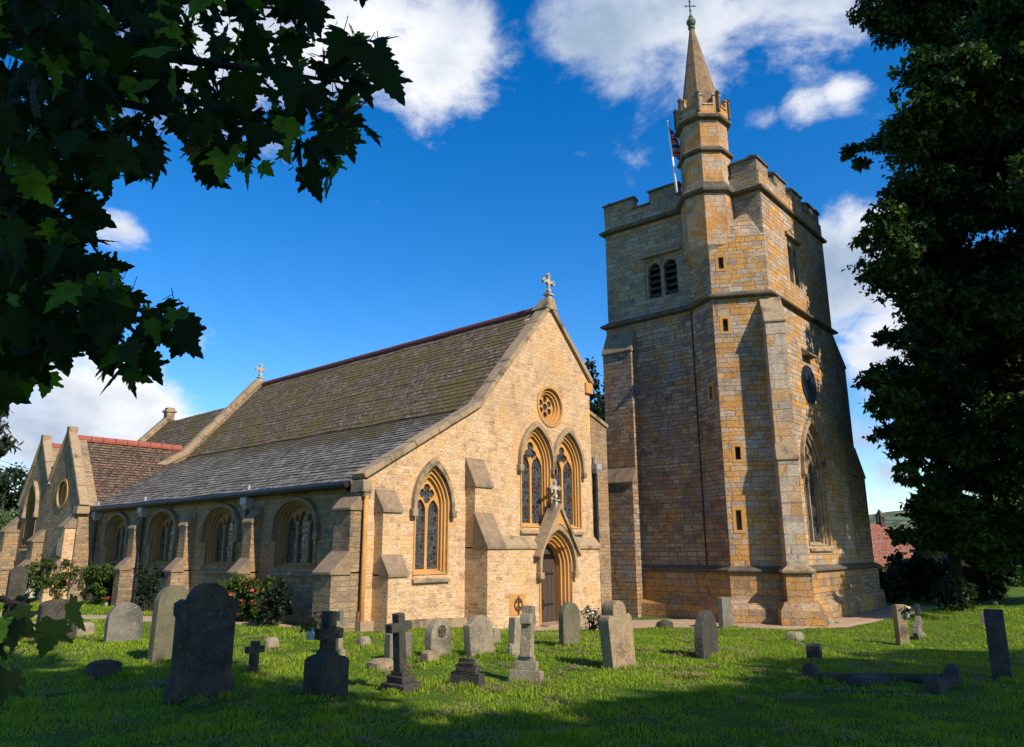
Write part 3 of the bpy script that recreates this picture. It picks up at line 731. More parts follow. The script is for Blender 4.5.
for (ya, yb, yc, zt), zl, zr in ((G1, 3.22, 4.15), (G2, 4.15, 3.5)):
    cope_run(church, [(ya-.06, zl), (yb, zt+.06)], FT, -.26, .06, .14); cope_run(church, [(yb, zt+.06), (yc+.02, zr)], FT, -.26, .06, .14)
    b = MB(); b.box(yb-.14, yb+.14, zt+.05, zt+.32, -.26, .06, FT); b.build('apex_stone', M['cope'], church, bevel=.02)
    course_roof('transept_roof', 'tran_roof', (ya, zl-.02), (yb, zt-.12), XT+.3, 14.6, .13, church, along='x', seed=8)
    course_roof('transept_roof', 'tran_roof', (yc, zr-.02), (yb, zt-.12), XT+.3, 14.6, .13, church, along='x', seed=9)
    b = MB(); x = XT+.32
    while x < 14.35:
        b.loft([[(xx, yb+.14*math.cos(t), zt-.14+.17*math.sin(t)) for t in [-.4+i*(math.pi+.8)/8 for i in range(9)]] for xx in (x, x+.43)]); x += .45
    b.build('ridge_tiles', M['ridge'], church)
b = MB(); b.box(XT-.12, XT+.30, YT-.14, YT+.25, 2.98, 3.24); b.build('kneeler', M['cope'], church, bevel=.02)
b = MB(); b.tube([(XT+.3, YT-.1, 3.22), (X0, YT-.1, 3.2)], .06, 8); b.build('gutter', M['iron'], church)
# ------------------------------------------------------------------ tower
tower = thing('church_tower', 'tall battlemented stone church tower with corner stair turret and small spire', 'tower', (26.5, 12.2, -.55))
P2, PA, PB, PK, P4, P3 = (23.30, 15.40), (23.32, 11.75), (22.72, 10.66), (23.62, 9.02), (29.9, 9.02), (29.9, 15.40)
FOOT = [P2, PA, PB, PK, P4, P3]
def offset(poly, d):
    n = len(poly); out = []
    for i in range(n):
        p0, p1, p2 = Vector(poly[i-1]), Vector(poly[i]), Vector(poly[(i+1) % n])
        d1 = (p1-p0).normalized(); d2 = (p2-p1).normalized(); n1 = Vector((d1.y, -d1.x)); n2 = Vector((d2.y, -d2.x))
        bs = (n1+n2); bs = bs/max(.3, bs.length_squared)*2
        q = p1+bs*d; out.append((q.x, q.y))
    return out
def rings_of(poly, prof): return [[(x, y, z) for x, y in offset(poly, d)] for d, z in prof]
def band(name, poly, prof, mat, parent, bevel=0):
    b = MB(); b.loft(rings_of(poly, prof)); return b.build(name, M[mat], parent, bevel=bevel)
ZM, ZS, ZP, ZT = 10.05, 13.95, 14.72, 15.28
# walls
FL = frame_line(P2, PA); lenL = (Vector(PA)-Vector(P2)).length
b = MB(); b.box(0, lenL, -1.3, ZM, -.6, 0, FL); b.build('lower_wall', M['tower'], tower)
SQ = [(23.36, 15.34), (23.60, 9.06), (29.84, 9.06), (29.84, 15.34)]
FU = frame_line(SQ[0], SQ[1]); lenU = (Vector(SQ[1])-Vector(SQ[0])).length
ba, bz = 15.34-12.95, 10.80
def belfry(cx, w, z0, z1, F, parent, length=None):
    hole = [(cx-w/2, z0), (cx+w/2, z0), (cx+w/2, z1), (cx-w/2, z1)]
    b = MB(); lw_ = (w-.36)/2; hs = []
    for sx in (-1, 1): hs.append(arch(cx+sx*(lw_/2+.07), lw_, z0+.08, z1-.52, .30, 6))
    b.prism([(p[0]+.001*(1 if p[0] < cx else -1), p[1]) for p in hole], -.30, -.06, F, hs)
    b.box(cx-w/2-.12, cx+w/2+.12, z1+.02, z1+.14, -.02, .10, F)
    o = b.build('belfry_window', M['cope'], parent)
    for sx in (-1, 1):
        a = cx+sx*(lw_/2+.07)
        for k in range(5):
            z = z0+.16+k*(z1-z0-.36)/5
            b = MB(); b.loft([[F(x, zz, c) for c, zz in ((-.36, z+.17), (-.14, z), (-.14, z+.04), (-.36, z+.21))] for x in (a-lw_/2-.02, a+lw_/2+.02)]); b.build('louvre', M['louvre'], o)
    b = MB(); b.box(cx-w/2+.02, cx+w/2-.02, z0+.02, z1-.02, -.50, -.42, F); b.build('backing', M['iron'], o)
    return hole
hl = belfry(ba, 1.42, 10.82, 12.50, FU, tower)
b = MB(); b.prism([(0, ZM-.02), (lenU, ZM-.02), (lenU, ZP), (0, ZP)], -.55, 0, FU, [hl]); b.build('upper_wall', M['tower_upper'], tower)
FR = frame_line(PK, P4)
ww = (2.55, 1.95, 1.80, 4.35, 1.55)               # great window
lv = (2.75, .95, 11.1, 12.9)
hr = belfry(lv[0], lv[1]+.25, lv[2], lv[3], FR, tower)
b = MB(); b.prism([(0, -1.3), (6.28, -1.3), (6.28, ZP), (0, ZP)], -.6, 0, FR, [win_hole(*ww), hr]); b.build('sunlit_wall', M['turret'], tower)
gothic_window(tower, FR, *ww, lights=2, name='great_window', stone='cope', splay=.17)
b = MB(); b.box(23.9, 29.9, 14.85, 15.38, -1.3, ZP); b.box(29.3, 29.9, 9.1, 15.0, -1.3, ZP); b.build('far_wall', M['tower'], tower)
# clock
cx, cz = 2.95, 7.42
b = MB(); b.prism(circ(cx, cz, .70, 32), 0, .04, FR, [circ(cx, cz, .66, 32)]); ck = b.build('clock', M['iron'], tower)
b = MB(); b.prism(circ(cx, cz, .665, 32), .0, .032, FR); b.build('dial', simple('dark_blue_dial', (.012, .016, .035), .5, .2), ck)
for k in range(12):
    b = MB(); a = math.pi*k/6; ca, sa = math.cos(a), math.sin(a)
    q = [(cx+ca*r_-sa*t_, cz+sa*r_+ca*t_) for r_, t_ in ((.50, -.02), (.60, -.02), (.60, .02), (.50, .02))]; b.prism(q, .033, .040, FR); b.build('hour_mark', M['gold'], ck)
b = MB()
for a, l in ((R(60), .36), (R(-35), .55)):
    ca, sa = math.cos(a), math.sin(a); b.prism([(cx+ca*r_-sa*t_, cz+sa*r_+ca*t_) for r_, t_ in ((-.08, -.03), (l, -.012), (l, .012), (-.08, .03))], .045+.01*l, .052+.01*l, FR)
b.build('hands', M['gold'], ck)
b = MB(); b.loft([[FR(a, z, c) for c, z in ((0, 8.72), (.28, 8.50), (.28, 8.44), (0, 8.42))] for a in (cx-.4, cx+.4)]); b.build('hood', M['weather'], ck)
# stair turret, lower stage: two facets with slit windows
FA = frame_line(PA, PB); FB = frame_line(PB, PK); la = (Vector(PB)-Vector(PA)).length; lb = (Vector(PK)-Vector(PB)).length
ZW = 12.25
def slit(cx, cz, w, h, F, parent, stone='ochre'):
    b = MB(); b.box(cx-w/2-.10, cx-w/2, cz-h/2-.10, cz+h/2+.12, -.02, .012, F); b.box(cx+w/2, cx+w/2+.10, cz-h/2-.10, cz+h/2+.12, -.02, .012, F)
    b.box(cx-w/2, cx+w/2, cz+h/2, cz+h/2+.12, -.02, .012, F); b.box(cx-w/2, cx+w/2, cz-h/2-.10, cz-h/2, -.02, .012, F)
    o = b.build('slit_window', M[stone], parent); b = MB(); b.box(cx-w/2-.05, cx+w/2+.05, cz-h/2-.05, cz+h/2+.05, -.40, -.34, F); b.build('pane', M['iron'], o)
    return [(cx-w/2, cz-h/2), (cx+w/2, cz-h/2), (cx+w/2, cz+h/2), (cx-w/2, cz+h/2)]
hb = [slit(*on_wall(px, py, PB, PK), .17, hh, FB, tower) for px, py, hh in ((725.5, 325, .44), (738, 453, .42), (739, 520, .62))]
ha = [slit(*on_wall(711, 393, PA, PB), .15, .46, FA, tower)]
b = MB(); b.prism([(0, -1.3), (la, -1.3), (la, ZW), (0, ZW)], -.5, 0, FA, ha); b.build('turret_wall', M['tower'], tower)
hb.append(slit(*on_wall(721, 263, PB, PK), .17, .42, FB, tower))
b = MB(); b.prism([(0, -1.3), (lb, -1.3), (lb, ZW), (0, ZW)], -.5, 0, FB, hb); b.build('turret_wall', M['turret'], tower)
b = MB(); b.loft([[(PA[0], PA[1], ZW-.01), (PB[0], PB[1], ZW-.01), (PK[0]-.0, PK[1]+.0, ZW-.01), (25, 10.5, ZW-.01)],
                  [(23.5, 11.6, ZW+.05), (23.05, 10.80, ZW+.25), (23.60, 9.55, ZW+1.0), (25, 10.5, ZW+1.0)]]); b.build('turret_weathering', M['turret'], tower)
# octagon above
t_ = Vector((.66, -.75)); n_ = Vector((-.75, -.66))
def octa(c, rad): return [(c[0]+rad*(n_.x*math.cos(a)+t_.x*math.sin(a)), c[1]+rad*(n_.y*math.cos(a)+t_.y*math.sin(a))) for a in [math.pi/8+k*math.pi/4 for k in range(8)]]
OCC = (23.50, 10.93)
O8 = octa(OCC, 1.0)[::1]
if area(O8) < 0: O8 = O8[::-1]
b = MB(); b.loft(rings_of(O8, [(-.45, 11.3), (-.02, 12.0), (-.02, 14.1)])); b.build('turret_shaft', M['shaft'], tower)
b = MB(); b.loft(rings_of(O8, [(-.09, 14.1), (-.09, 15.72)])); b.build('turret_shaft', M['shaft'], tower)
b = MB(); b.loft(rings_of(O8, [(-.12, 15.7), (-.12, 17.0)])); b.build('turret_shaft', M['shaft'], tower)
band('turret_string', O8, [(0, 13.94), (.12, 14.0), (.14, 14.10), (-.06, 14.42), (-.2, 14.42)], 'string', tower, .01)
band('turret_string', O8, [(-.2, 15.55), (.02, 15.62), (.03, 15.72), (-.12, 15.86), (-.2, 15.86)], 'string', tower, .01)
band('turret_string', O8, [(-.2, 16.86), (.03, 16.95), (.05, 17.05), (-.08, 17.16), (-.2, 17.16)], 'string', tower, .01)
# slit on the octagon
def facet(i, d=0): q = offset(O8, d); return q[i], q[(i+1) % 8]
# battlement of the turret: pierced parapet with pinnacle stubs
b = MB(); q = offset(O8, -.04)
for i in range(8):
    p, r_ = q[i], q[(i+1) % 8]; F = frame_line(p, r_); L = (Vector(r_)-Vector(p)).length
    b.box(0, L, 17.1, 17.50, -.14, 0, F)
    b.box(L*.0, L*.24, 17.5, 17.86, -.14, 0, F); b.box(L*.76, L, 17.5, 17.86, -.14, 0, F)
    b.box(-.02, L*.26, 17.86, 17.93, -.17, .03, F); b.box(L*.74, L+.02, 17.86, 17.93, -.17, .03, F)
    b.box(L*.23, L*.77, 17.47, 17.53, -.16, .03, F)
b.build('turret_battlement', M['shaft'], tower)
for i in range(8):
    x, y = q[i]; b = MB(); b.loft([[(x+sx*w_, y+sy*w_, z) for sx, sy in ((-1, -1), (1, -1), (1, 1), (-1, 1))] for w_, z in ((.06, 17.2), (.06, 17.92), (.085, 17.94), (.03, 18.06))]); b.build('pinnacle', M['string'], tower)
# spire with ball, cross and vane
lean = Vector((-.05, .14))
def oc2(rad, z, k): return [(x+lean.x*k, y+lean.y*k, z) for x, y in octa(OCC, rad)]
b = MB(); b.loft([oc2(.86, 17.2, 0), oc2(.80, 17.5, 0), oc2(.08, 21.42, 1)]); sp = b.build('spire', M['spire'], tower)
tx, ty = OCC[0]+lean.x, OCC[1]+lean.y
b = MB()
def turned(b, cx_, cy_, prof, n=14): b.loft([[(cx_+r_*math.cos(2*math.pi*i/n), cy_+r_*math.sin(2*math.pi*i/n), z) for i in range(n)] for r_, z in prof])
turned(b, tx, ty, [(.07, 21.36), (.13, 21.40), (.13, 21.48), (.07, 21.52), (.14, 21.58), (.185, 21.70), (.14, 21.83), (.07, 21.88), (.09, 21.94), (.05, 22.04), (.02, 22.1)]); b.build('ball', M['copper'], sp)
b = MB(); b.tube([(tx, ty, 22.0), (tx-.02, ty+.02, 23.3)], .022, 6)
Fv = lambda a, bb, c: (tx+.655*a, ty-.755*a+c*.3, bb)
b.box(-.17, .17, 22.42, 22.47, -.02, .02, Fv)
for a, z in ((-.17, 22.445), (.17, 22.445), (0, 22.65), (0, 22.24)): b.prism(circ(a, z, .045, 8), -.03, .03, Fv)
b.prism([(-.42, 22.80), (-.30, 22.90), (.28, 22.86), (.42, 22.95), (.40, 22.72), (.28, 22.82), (-.30, 22.82)], -.015, .015, Fv)
b.prism([(-.14, 22.86), (-.02, 23.15), (.06, 22.95), (.2, 23.1), (.16, 22.86)], -.012, .012, Fv)
b.build('weathervane', M['iron'], sp)
# plinth and strings round the whole foot
band('plinth', FOOT, [(.34, -1.4), (.34, -.12), (.14, .14), (.0, .14)], 'plinth_stone', tower)
band('plinth', FOOT, [(.10, .1), (.10, 1.0), (0, 1.02)], 'plinth_stone', tower)
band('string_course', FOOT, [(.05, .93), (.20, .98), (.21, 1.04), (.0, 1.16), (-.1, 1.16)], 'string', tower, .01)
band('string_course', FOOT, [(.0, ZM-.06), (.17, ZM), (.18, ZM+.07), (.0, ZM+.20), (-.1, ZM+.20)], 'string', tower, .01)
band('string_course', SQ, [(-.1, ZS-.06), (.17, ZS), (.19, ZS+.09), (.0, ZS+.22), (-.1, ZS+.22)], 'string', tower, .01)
# parapet merlons
def merlons(F, spans, name='battlement'):
    for a0, a1 in spans:
        b = MB(); b.box(a0, a1, ZP-.01, ZT-.10, -.38, 0, F); o = b.build('merlon', M['merlon'], tower)
        b = MB(); b.loft([[F(a, z, c) for c, z in ((-.42, ZT-.10), (-.42, ZT-.02), (-.19, ZT+.06), (.06, ZT-.03), (.06, ZT-.10))] for a in (a0-.04, a1+.04)]); b.build('coping', M['string'], o)
    ks = sorted(spans)
    for (a0, a1), (c0, c1) in zip(ks, ks[1:]):
        b = MB(); b.loft([[F(a, z, c) for c, z in ((-.42, ZP-.01), (-.42, ZP+.06), (-.19, ZP+.12), (.06, ZP+.05), (.06, ZP-.01))] for a in (a1-.04, c0+.04)]); b.build('coping', M['string'], tower)
merlons(FU, [(-.02, 1.30), (2.02, 3.22), (3.9, 5.0), (5.35, lenU+.0)])
FRU = frame_line(SQ[1], SQ[2])
merlons(FRU, [(.001, 1.0), (1.62, 2.66), (3.28, 4.30), (4.92, 6.24)])
merlons(frame_line(SQ[2], SQ[3]), [(.001, 1.3), (2.0, 3.2), (3.9, 5.0), (5.3, 6.27)])
merlons(frame_line(SQ[3], SQ[0]), [(.001, 1.3), (2.0, 3.2), (3.9, 5.0), (5.3, 6.4)])
b = MB(); b.box(23.6, 29.6, 9.3, 15.1, 14.2, 14.35); b.build('roof', M['lead'], tower)
# buttresses
buttress(tower, FL, .02, 1.26, [(8.95, .34, 9.75), (4.05, .58, 4.55)], -1.3, 'tower')
nb = Vector((-.86, -.51)).normalized(); tb = Vector((.51, -.86)).normalized()
q0 = Vector(PK)-tb*.31-nb*.1; q1 = Vector(PK)+tb*.31-nb*.1
FN = lambda a, bb, c: (PK[0]+tb.x*a+nb.x*c, PK[1]+tb.y*a+nb.y*c, bb)
buttress(tower, FN, -.31, .31, [(8.98, .58, 9.95), (4.45, .68, 4.95)], -1.3, 'pale_ashlar', cap='cope')
b = MB(); b.box(-.38, .38, -1.3, 1.0, -.05, .76, FN); b.loft([[FN(a, z, c) for a, c in ((-.38-d, -.1), (.38+d, -.1), (.38+d, .76+d), (-.38-d, .76+d))] for d, z in ((.26, -1.3), (.26, -.12), (.10, .14), (0, .14))])
b.build('buttress_plinth', M['plinth_stone'], tower)
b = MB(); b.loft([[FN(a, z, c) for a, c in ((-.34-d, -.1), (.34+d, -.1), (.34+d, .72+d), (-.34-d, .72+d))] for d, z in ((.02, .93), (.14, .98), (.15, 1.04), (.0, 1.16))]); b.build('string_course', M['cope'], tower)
FX = frame_line((29.9, 9.04), (29.9, 15.0))
buttress(tower, FX, .0, 1.2, [(8.9, 1.25, 10.0), (4.5, 2.2, 5.6)], -1.3, 'tower', plinth=.0)
b = MB(); b.box(-.075, 1.28, -1.3, .955, -.1, 2.325, FX); b.loft([[FX(a, z, c) for a, c in ((-.06-d, -.1), (1.26+d, -.1), (1.26+d, 2.3+d), (-.06-d, 2.3+d))] for d, z in ((.14, -1.3), (.14, -.12), (.09, .14), (0, .14))]); b.build('buttress_plinth', M['tower'], tower)
b = MB(); b.loft([[FX(a, z, c) for a, c in ((-.03-d, -.1), (1.23+d, -.1), (1.23+d, 2.25+d), (-.03-d, 2.25+d))] for d, z in ((.02, .93), (.17, .98), (.18, 1.04), (.0, 1.16))]); b.build('string_course', M['string'], tower)
b = MB(); x, y = PA[0]-.03, PA[1]+.02; b.tube([(x, y, -.5), (x, y, ZM)], .02, 6); b.build('lightning_conductor', M['iron'], tower)

# flag and its pole on the roof
fp = at_depth(670.5, 150, 27.3)
fb = Vector((fp.x+.1, fp.y-.1, 14.3))
ft = at_depth(668, 122, 28.3)
flag = thing('flagpole', 'white flagpole with limp red and white flag behind the stair turret', 'flagpole', fb)
b = MB(); b.tube([fb, ft], [.05, .03], 8); b.sphere(ft, .06); b.build('pole', M['white'], flag, smooth=True)
m_, n = newmat('flag_cloth')
uv = n.n('ShaderNodeUVMap', uv_map='UVMap').outputs[0]
bl = n.n('ShaderNodeTexWave', {'Vector': n.n('ShaderNodeNewGeometry').outputs['Position'], 'Scale': .55, 'Distortion': 2.5, 'Detail': 1}, bands_direction='Z')
finish(n, n.ramp(bl.outputs[0], [(0, (.03, .04, .16)), (.22, (.6, .58, .58)), (.38, (.45, .02, .03)), (.72, (.6, .58, .58)), (.82, (.35, .02, .03))], 'CONSTANT'), .8)
b = MB(); rings = []
for i in range(10):
    s_ = i/9; z0 = ft.z-.12-.0*s_; row = []
    for j in range(14):
        v_ = j/13
        drop = 1.25*v_ + .55*s_*(1-.3*v_)
        a = s_*(.30+.26*v_); f_ = .07*math.sin(s_*9+v_*2)*s_
        row.append((ft.x+.05+rt.x*a+fw.x*f_, ft.y+rt.y*a+fw.y*f_, z0-drop))
    rings.append(row)
vs = [p for r_ in rings for p in r_]; fs = [(i*14+j, (i+1)*14+j, (i+1)*14+j+1, i*14+j+1) for i in range(9) for j in range(13)]
b.add(vs, fs); b.build('flag', m_, flag, smooth=True)
# ------------------------------------------------------------------ ground, hills, paths
def grid_sheet(name, xs, ys, fz, mat, smooth=True):
    vs = [(x, y, fz(x, y)) for y in ys for x in xs]; n = len(xs)
    b = MB(); b.add(vs, [(j*n+i, j*n+i+1, (j+1)*n+i+1, (j+1)*n+i) for j in range(len(ys)-1) for i in range(n-1)])
    return b.build(name, mat, clean=False, smooth=smooth)
def axis(a, b, fine, far):
    out = list(np.arange(a, b+fine/2, fine)); k = fine
    hi = b; lo = a
    L, H = [], []
    while hi < far: k *= 1.45; hi += k; lo -= k; H.append(hi); L.append(lo)
    return L[::-1]+[float(v) for v in out]+H
def gfar(x, y):
    z = gz(x, y); d = math.hypot(x, y)
    if d > 300: z -= 3*sstep(300, 900, d)
    return z
g = grid_sheet('ground', axis(-12, 48, .5, 5200), axis(-14, 48, .5, 5200), gfar, M['lawn']); tag(g, kind='structure')
# hills rise far beyond the village
rg = np.random.default_rng(3)
na, nr = 90, 14
vs = []
for j in range(nr):
    for i in range(na):
        a = R(-15+120*i/(na-1)); s_ = j/(nr-1); rr = 900+2300*s_
        hgt = 118+26*math.sin(a*5.3+1.0)+12*math.sin(a*13+.5)+6*math.sin(a*31)
        vs.append((rr*math.cos(a), rr*math.sin(a), -6+hgt*sstep(0, .95, s_)*(1+.06*math.sin(a*23+j))))
b = MB(); b.add(vs, [(j*na+i, j*na+i+1, (j+1)*na+i+1, (j+1)*na+i) for j in range(nr-1) for i in range(na-1)])
tag(b.build('hills', M['hill'], clean=False, smooth=True), kind='structure')
# gravel paths, a few mm above the lawn
def path(name, left, right, sub=14):
    vs = []; k = len(left)-1; cols = 6; rows = k*sub+1
    for r_ in range(rows):
        t = r_/sub; i = min(int(t), k-1); f = t-i
        a = Vector(left[i]).lerp(Vector(left[i+1]), f); c = Vector(right[i]).lerp(Vector(right[i+1]), f)
        jit = .06*math.sin(r_*1.7)+.05*math.sin(r_*.63+1)
        for q in range(cols+1):
            p = a.lerp(c, q/cols)
            if q in (0, cols): p = p + (c-a).normalized()*(jit if q == 0 else -jit*.8)
            vs.append((p.x, p.y, gz(p.x, p.y)+.028-(.03 if q in (0, cols) else 0)))
    n = cols+1; b = MB(); b.add(vs, [(j*n+i, j*n+i+1, (j+1)*n+i+1, (j+1)*n+i) for j in range(rows-1) for i in range(cols)])
    return tag(b.build(name, M['gravel'], clean=False, smooth=True), kind='structure')
PATH1 = ([(15.0, 12.3), (17.5, 12.2), (19.5, 12.1), (21.4, 10.6), (22.0, 8.6), (23.6, 7.5), (33.5, 7.2)], [(15.0, 13.6), (17.5, 13.6), (20.9, 14.6), (23.3, 12.0), (22.8, 10.4), (23.7, 8.7), (33.5, 9.2)])
path('gravel_path', *PATH1)
PATH2 = ([(5.2, 26.2), (7.8, 21.4), (9.9, 15.2)], [(6.0, 26.9), (8.7, 21.9), (10.2, 15.6)])
path('gravel_path', *PATH2)
# ------------------------------------------------------------------ gravestones
GS = {
 'dark': plainstone('dark_weathered_gravestone', (.080, .073, .058), (.048, .045, .037), (.018, .018, .016), 6, .6, .9, (.22, .21, .15), .5),
 'grey': plainstone('grey_lichened_gravestone', (.21, .19, .15), (.145, .135, .11), (.05, .047, .04), 5, .7, .8, (.40, .39, .32), .6),
 'pale': plainstone('pale_limestone_gravestone', (.30, .26, .18), (.215, .185, .13), (.07, .062, .05), 5, .8, .8, (.50, .46, .36), .6, .25),
 'ochre': plainstone('ochre_lichen_gravestone', (.33, .25, .15), (.23, .175, .115), (.06, .05, .04), 6, .8, .7, (.48, .44, .34), .55, .75),
 'green': plainstone('greenish_gravestone', (.16, .145, .085), (.12, .112, .07), (.05, .047, .033), 4, .6, .6, (.27, .26, .18), .4),
 'white': plainstone('white_marble_gravestone', (.55, .50, .43), (.46, .42, .36), (.22, .2, .17), 5, .3, .3, (.35, .33, .27), .3),
}
def prof(kind, w, h, d=-.3):
    a = w/2
    if kind == 'round':
        r_ = min(a, h*.6); return [(-a, d), (-a, h-r_)] + [(-a*math.cos(t), h-r_+r_*math.sin(t)) for t in [math.pi*i/16 for i in range(1, 16)]] + [(a, h-r_), (a, d)]
    if kind == 'segment':
        s_ = a*.35; return [(-a, d), (-a, h-s_)] + [(-a*math.cos(math.pi*i/14), h-s_+s_*math.sin(math.pi*i/14)) for i in range(1, 14)] + [(a, h-s_), (a, d)]
    if kind == 'gothic':
        p = arch(0, w, d, h-a*1.15, a*1.15, 8); return p
    if kind == 'square': return [(-a, d), (-a, h*.99), (-a*.2, h), (a, h*.97), (a, d)]
    if kind == 'shoulder':     # round head between square shoulders, on a wider foot
        r_ = a*.68; z1 = h-r_*1.05
        return [(-a*1.06, d), (-a*1.06, h*.17), (-a*.93, h*.19), (-a*.93, z1-h*.10), (-a*1.02, z1-h*.07), (-a*1.02, z1+h*.025), (-a*.80, z1+h*.06), (-a*.70, z1+h*.045)] + \
               [(-r_*math.cos(t), z1+r_*1.05*math.sin(t)) for t in [.25+(math.pi-.5)*i/14 for i in range(15)]] + \
               [(a*.70, z1+h*.045), (a*.80, z1+h*.06), (a*1.02, z1+h*.025), (a*1.02, z1-h*.07), (a*.93, z1-h*.10), (a*.93, h*.19), (a*1.06, h*.17), (a*1.06, d)]
    if kind == 'scallop':      # high round centre, lower round shoulders
        zs = h*.80; P = [(-a*.93, d), (-a, zs-a*.45)]
        P += [(-a*.72-.28*a*math.cos(t), zs-a*.45+.42*a*math.sin(t)) for t in [math.pi*.72*i/6 for i in range(1, 7)]]
        r_ = a*.55; zc = h-r_*1.05
        C = [(-r_*math.cos(t), zc+r_*1.05*math.sin(t)) for t in [-.15+(math.pi+.3)*i/14 for i in range(15)]]
        L = P[1:]; P = P + C + [(-x, z) for x, z in L[::-1]] + [(a*.93, d)]
        return P
    if kind == 'ogee':
        z1 = h*.80; P = [(-a, d), (-a, z1), (-a*.82, z1+h*.015), (-a*.72, z1+h*.05)] + [(-a*.6*math.cos(t), z1+h*.05+h*.15*math.sin(t)) for t in [math.pi*i/10 for i in range(1, 10)]] + [(a*.72, z1+h*.05), (a*.82, z1+h*.015), (a, z1), (a, d)]
        return P
def place(px, py): return ground_at(px, py)
def dims(p, wpx, hpx, th, yaw):
    dep = (p-CAM).dot(fw); sc = FOC/dep; v = (p-CAM).xy.normalized(); side = Vector((v.y, -v.x))
    t = Vector((math.cos(yaw), math.sin(yaw))); nn = Vector((-t.y, t.x))
    w = max(.12, (wpx/sc - th*abs(nn.dot(side)))/max(.3, abs(t.dot(side)))); return w, hpx/sc
def set_at(o, p, yaw, lean_side=0, lean_back=0):
    o.location = p
    o.rotation_euler = (R(lean_back), R(lean_side), yaw)
def headstone(px, py, wpx, hpx, kind, mat, label, th=.13, yaw=0, side=0, back=0, name='gravestone', relief=None, group=None):
    p = place(px, py); y = R(yaw); w, h = dims(p, wpx, hpx, th, y)
    b = MB(); b.prism(prof(kind, w, h), -th/2, th/2, lambda a, bb, c: (a, -c, bb))
    o = b.build(name, GS[mat], None, bevel=min(.018, th*.12))
    tag(o, label, 'gravestone', group or 'gravestones in the churchyard')
    if relief:
        b = MB(); F = lambda a, bb, c: (a, -c, bb); z = h-w*.42
        if relief == 'roundel': b.prism(circ(0, z, w*.20, 18), th/2-.005, th/2+.012, F, [circ(0, z, w*.16, 18)]); b.prism(foil(0, z, w*.14, 4), th/2-.005, th/2+.012, F)
        if relief == 'panel': b.prism(prof('ogee', w*.68, h*.80, h*.25), th/2-.005, th/2+.010, F)
        q = b.build('carved_roundel' if relief == 'roundel' else 'raised_panel', GS['dark' if mat != 'dark' else 'grey'] if relief == 'roundel' else GS[mat], None); q.parent = o
    set_at(o, p, y, side, back); return o
def rockstone(px, py, wpx, hpx, mat, label, dep=.7, yaw=0, name='stone_fragment', seed=0, cat='stone'):
    """a low weathered block, its edges worn unevenly"""
    p = place(px, py); w, h = dims(p, wpx, hpx, .05, R(yaw)); rg = random.Random(seed)
    b = MB(); rings = []
    dd = w*dep
    for z, s_ in ((-.1, 1.02), (h*.35, 1.0), (h*.75, .9), (h, .62)):
        rings.append([(w/2*s_*math.copysign(abs(math.cos(t))**.6, math.cos(t))*rg.uniform(.9, 1.05), dd/2*s_*math.copysign(abs(math.sin(t))**.6, math.sin(t))*rg.uniform(.9, 1.05), z+rg.uniform(-.06, .06)*h) for t in [2*math.pi*i/12 for i in range(12)]])
    b.loft(rings); o = b.build(name, GS[mat], None); tag(o, label, cat); set_at(o, p, R(yaw)); return o
def cross_thing(px, py, wpx, hpx, mat, label, base='steps', yaw=0, side=0, back=0, arm=.72, hb=.3, basew=None, th=.12, stem=.16):
    p = place(px, py); y = R(yaw); w, h = dims(p, wpx, hpx, th, y); bw_, _ = dims(p, basew or wpx, 1, .42 if base == 'steps' else .3, y)
    root = thing('cross_gravestone', label, 'cross', (0, 0, 0), 'gravestones in the churchyard')
    F = lambda a, bb, c: (a, -c, bb); z0 = h*hb; H = h-z0; aw = w*stem/2
    b = MB()
    zc = z0+H*arm
    b.prism([(-aw*1.15, z0-.02), (-aw, zc-aw), (-w/2, zc-aw), (-w/2, zc+aw), (-aw, zc+aw), (-aw, h), (aw, h), (aw, zc+aw), (w/2, zc+aw), (w/2, zc-aw), (aw, zc-aw), (aw*1.15, z0-.02)], -th/2, th/2, F)
    b.build('cross', GS[mat], root, bevel=.012)
    b = MB()
    if base == 'steps':
        q = max(.22, bw_*.45); b.box(-bw_/2, bw_/2, -.2, z0*.45, -q, q, F); b.box(-bw_*.34, bw_*.34, z0*.43, z0*.8, -q*.7, q*.7, F); b.box(-bw_*.22, bw_*.22, z0*.78, z0, -q*.5, q*.5, F)
    elif base == 'die':
        b.prism(prof('segment', bw_, z0+.02, -.3), -.17, .17, F); b.prism([(-bw_*.3, z0-.06), (bw_*.3, z0-.06), (bw_*.16, z0+.07), (-bw_*.16, z0+.07)], -.12, .12, F)
    else:
        rg = random.Random(3); b.loft([[(bw_/2*s_*math.cos(t)*rg.uniform(.8, 1.1), bw_*.38*s_*math.sin(t)*rg.uniform(.8, 1.1), z) for t in [2*math.pi*i/10 for i in range(10)]] for z, s_ in ((-.1, 1.05), (z0*.5, 1), (z0, .5))])
    b.build('base', GS[mat], root, bevel=.015)
    set_at(root, p, y, side, back); return root

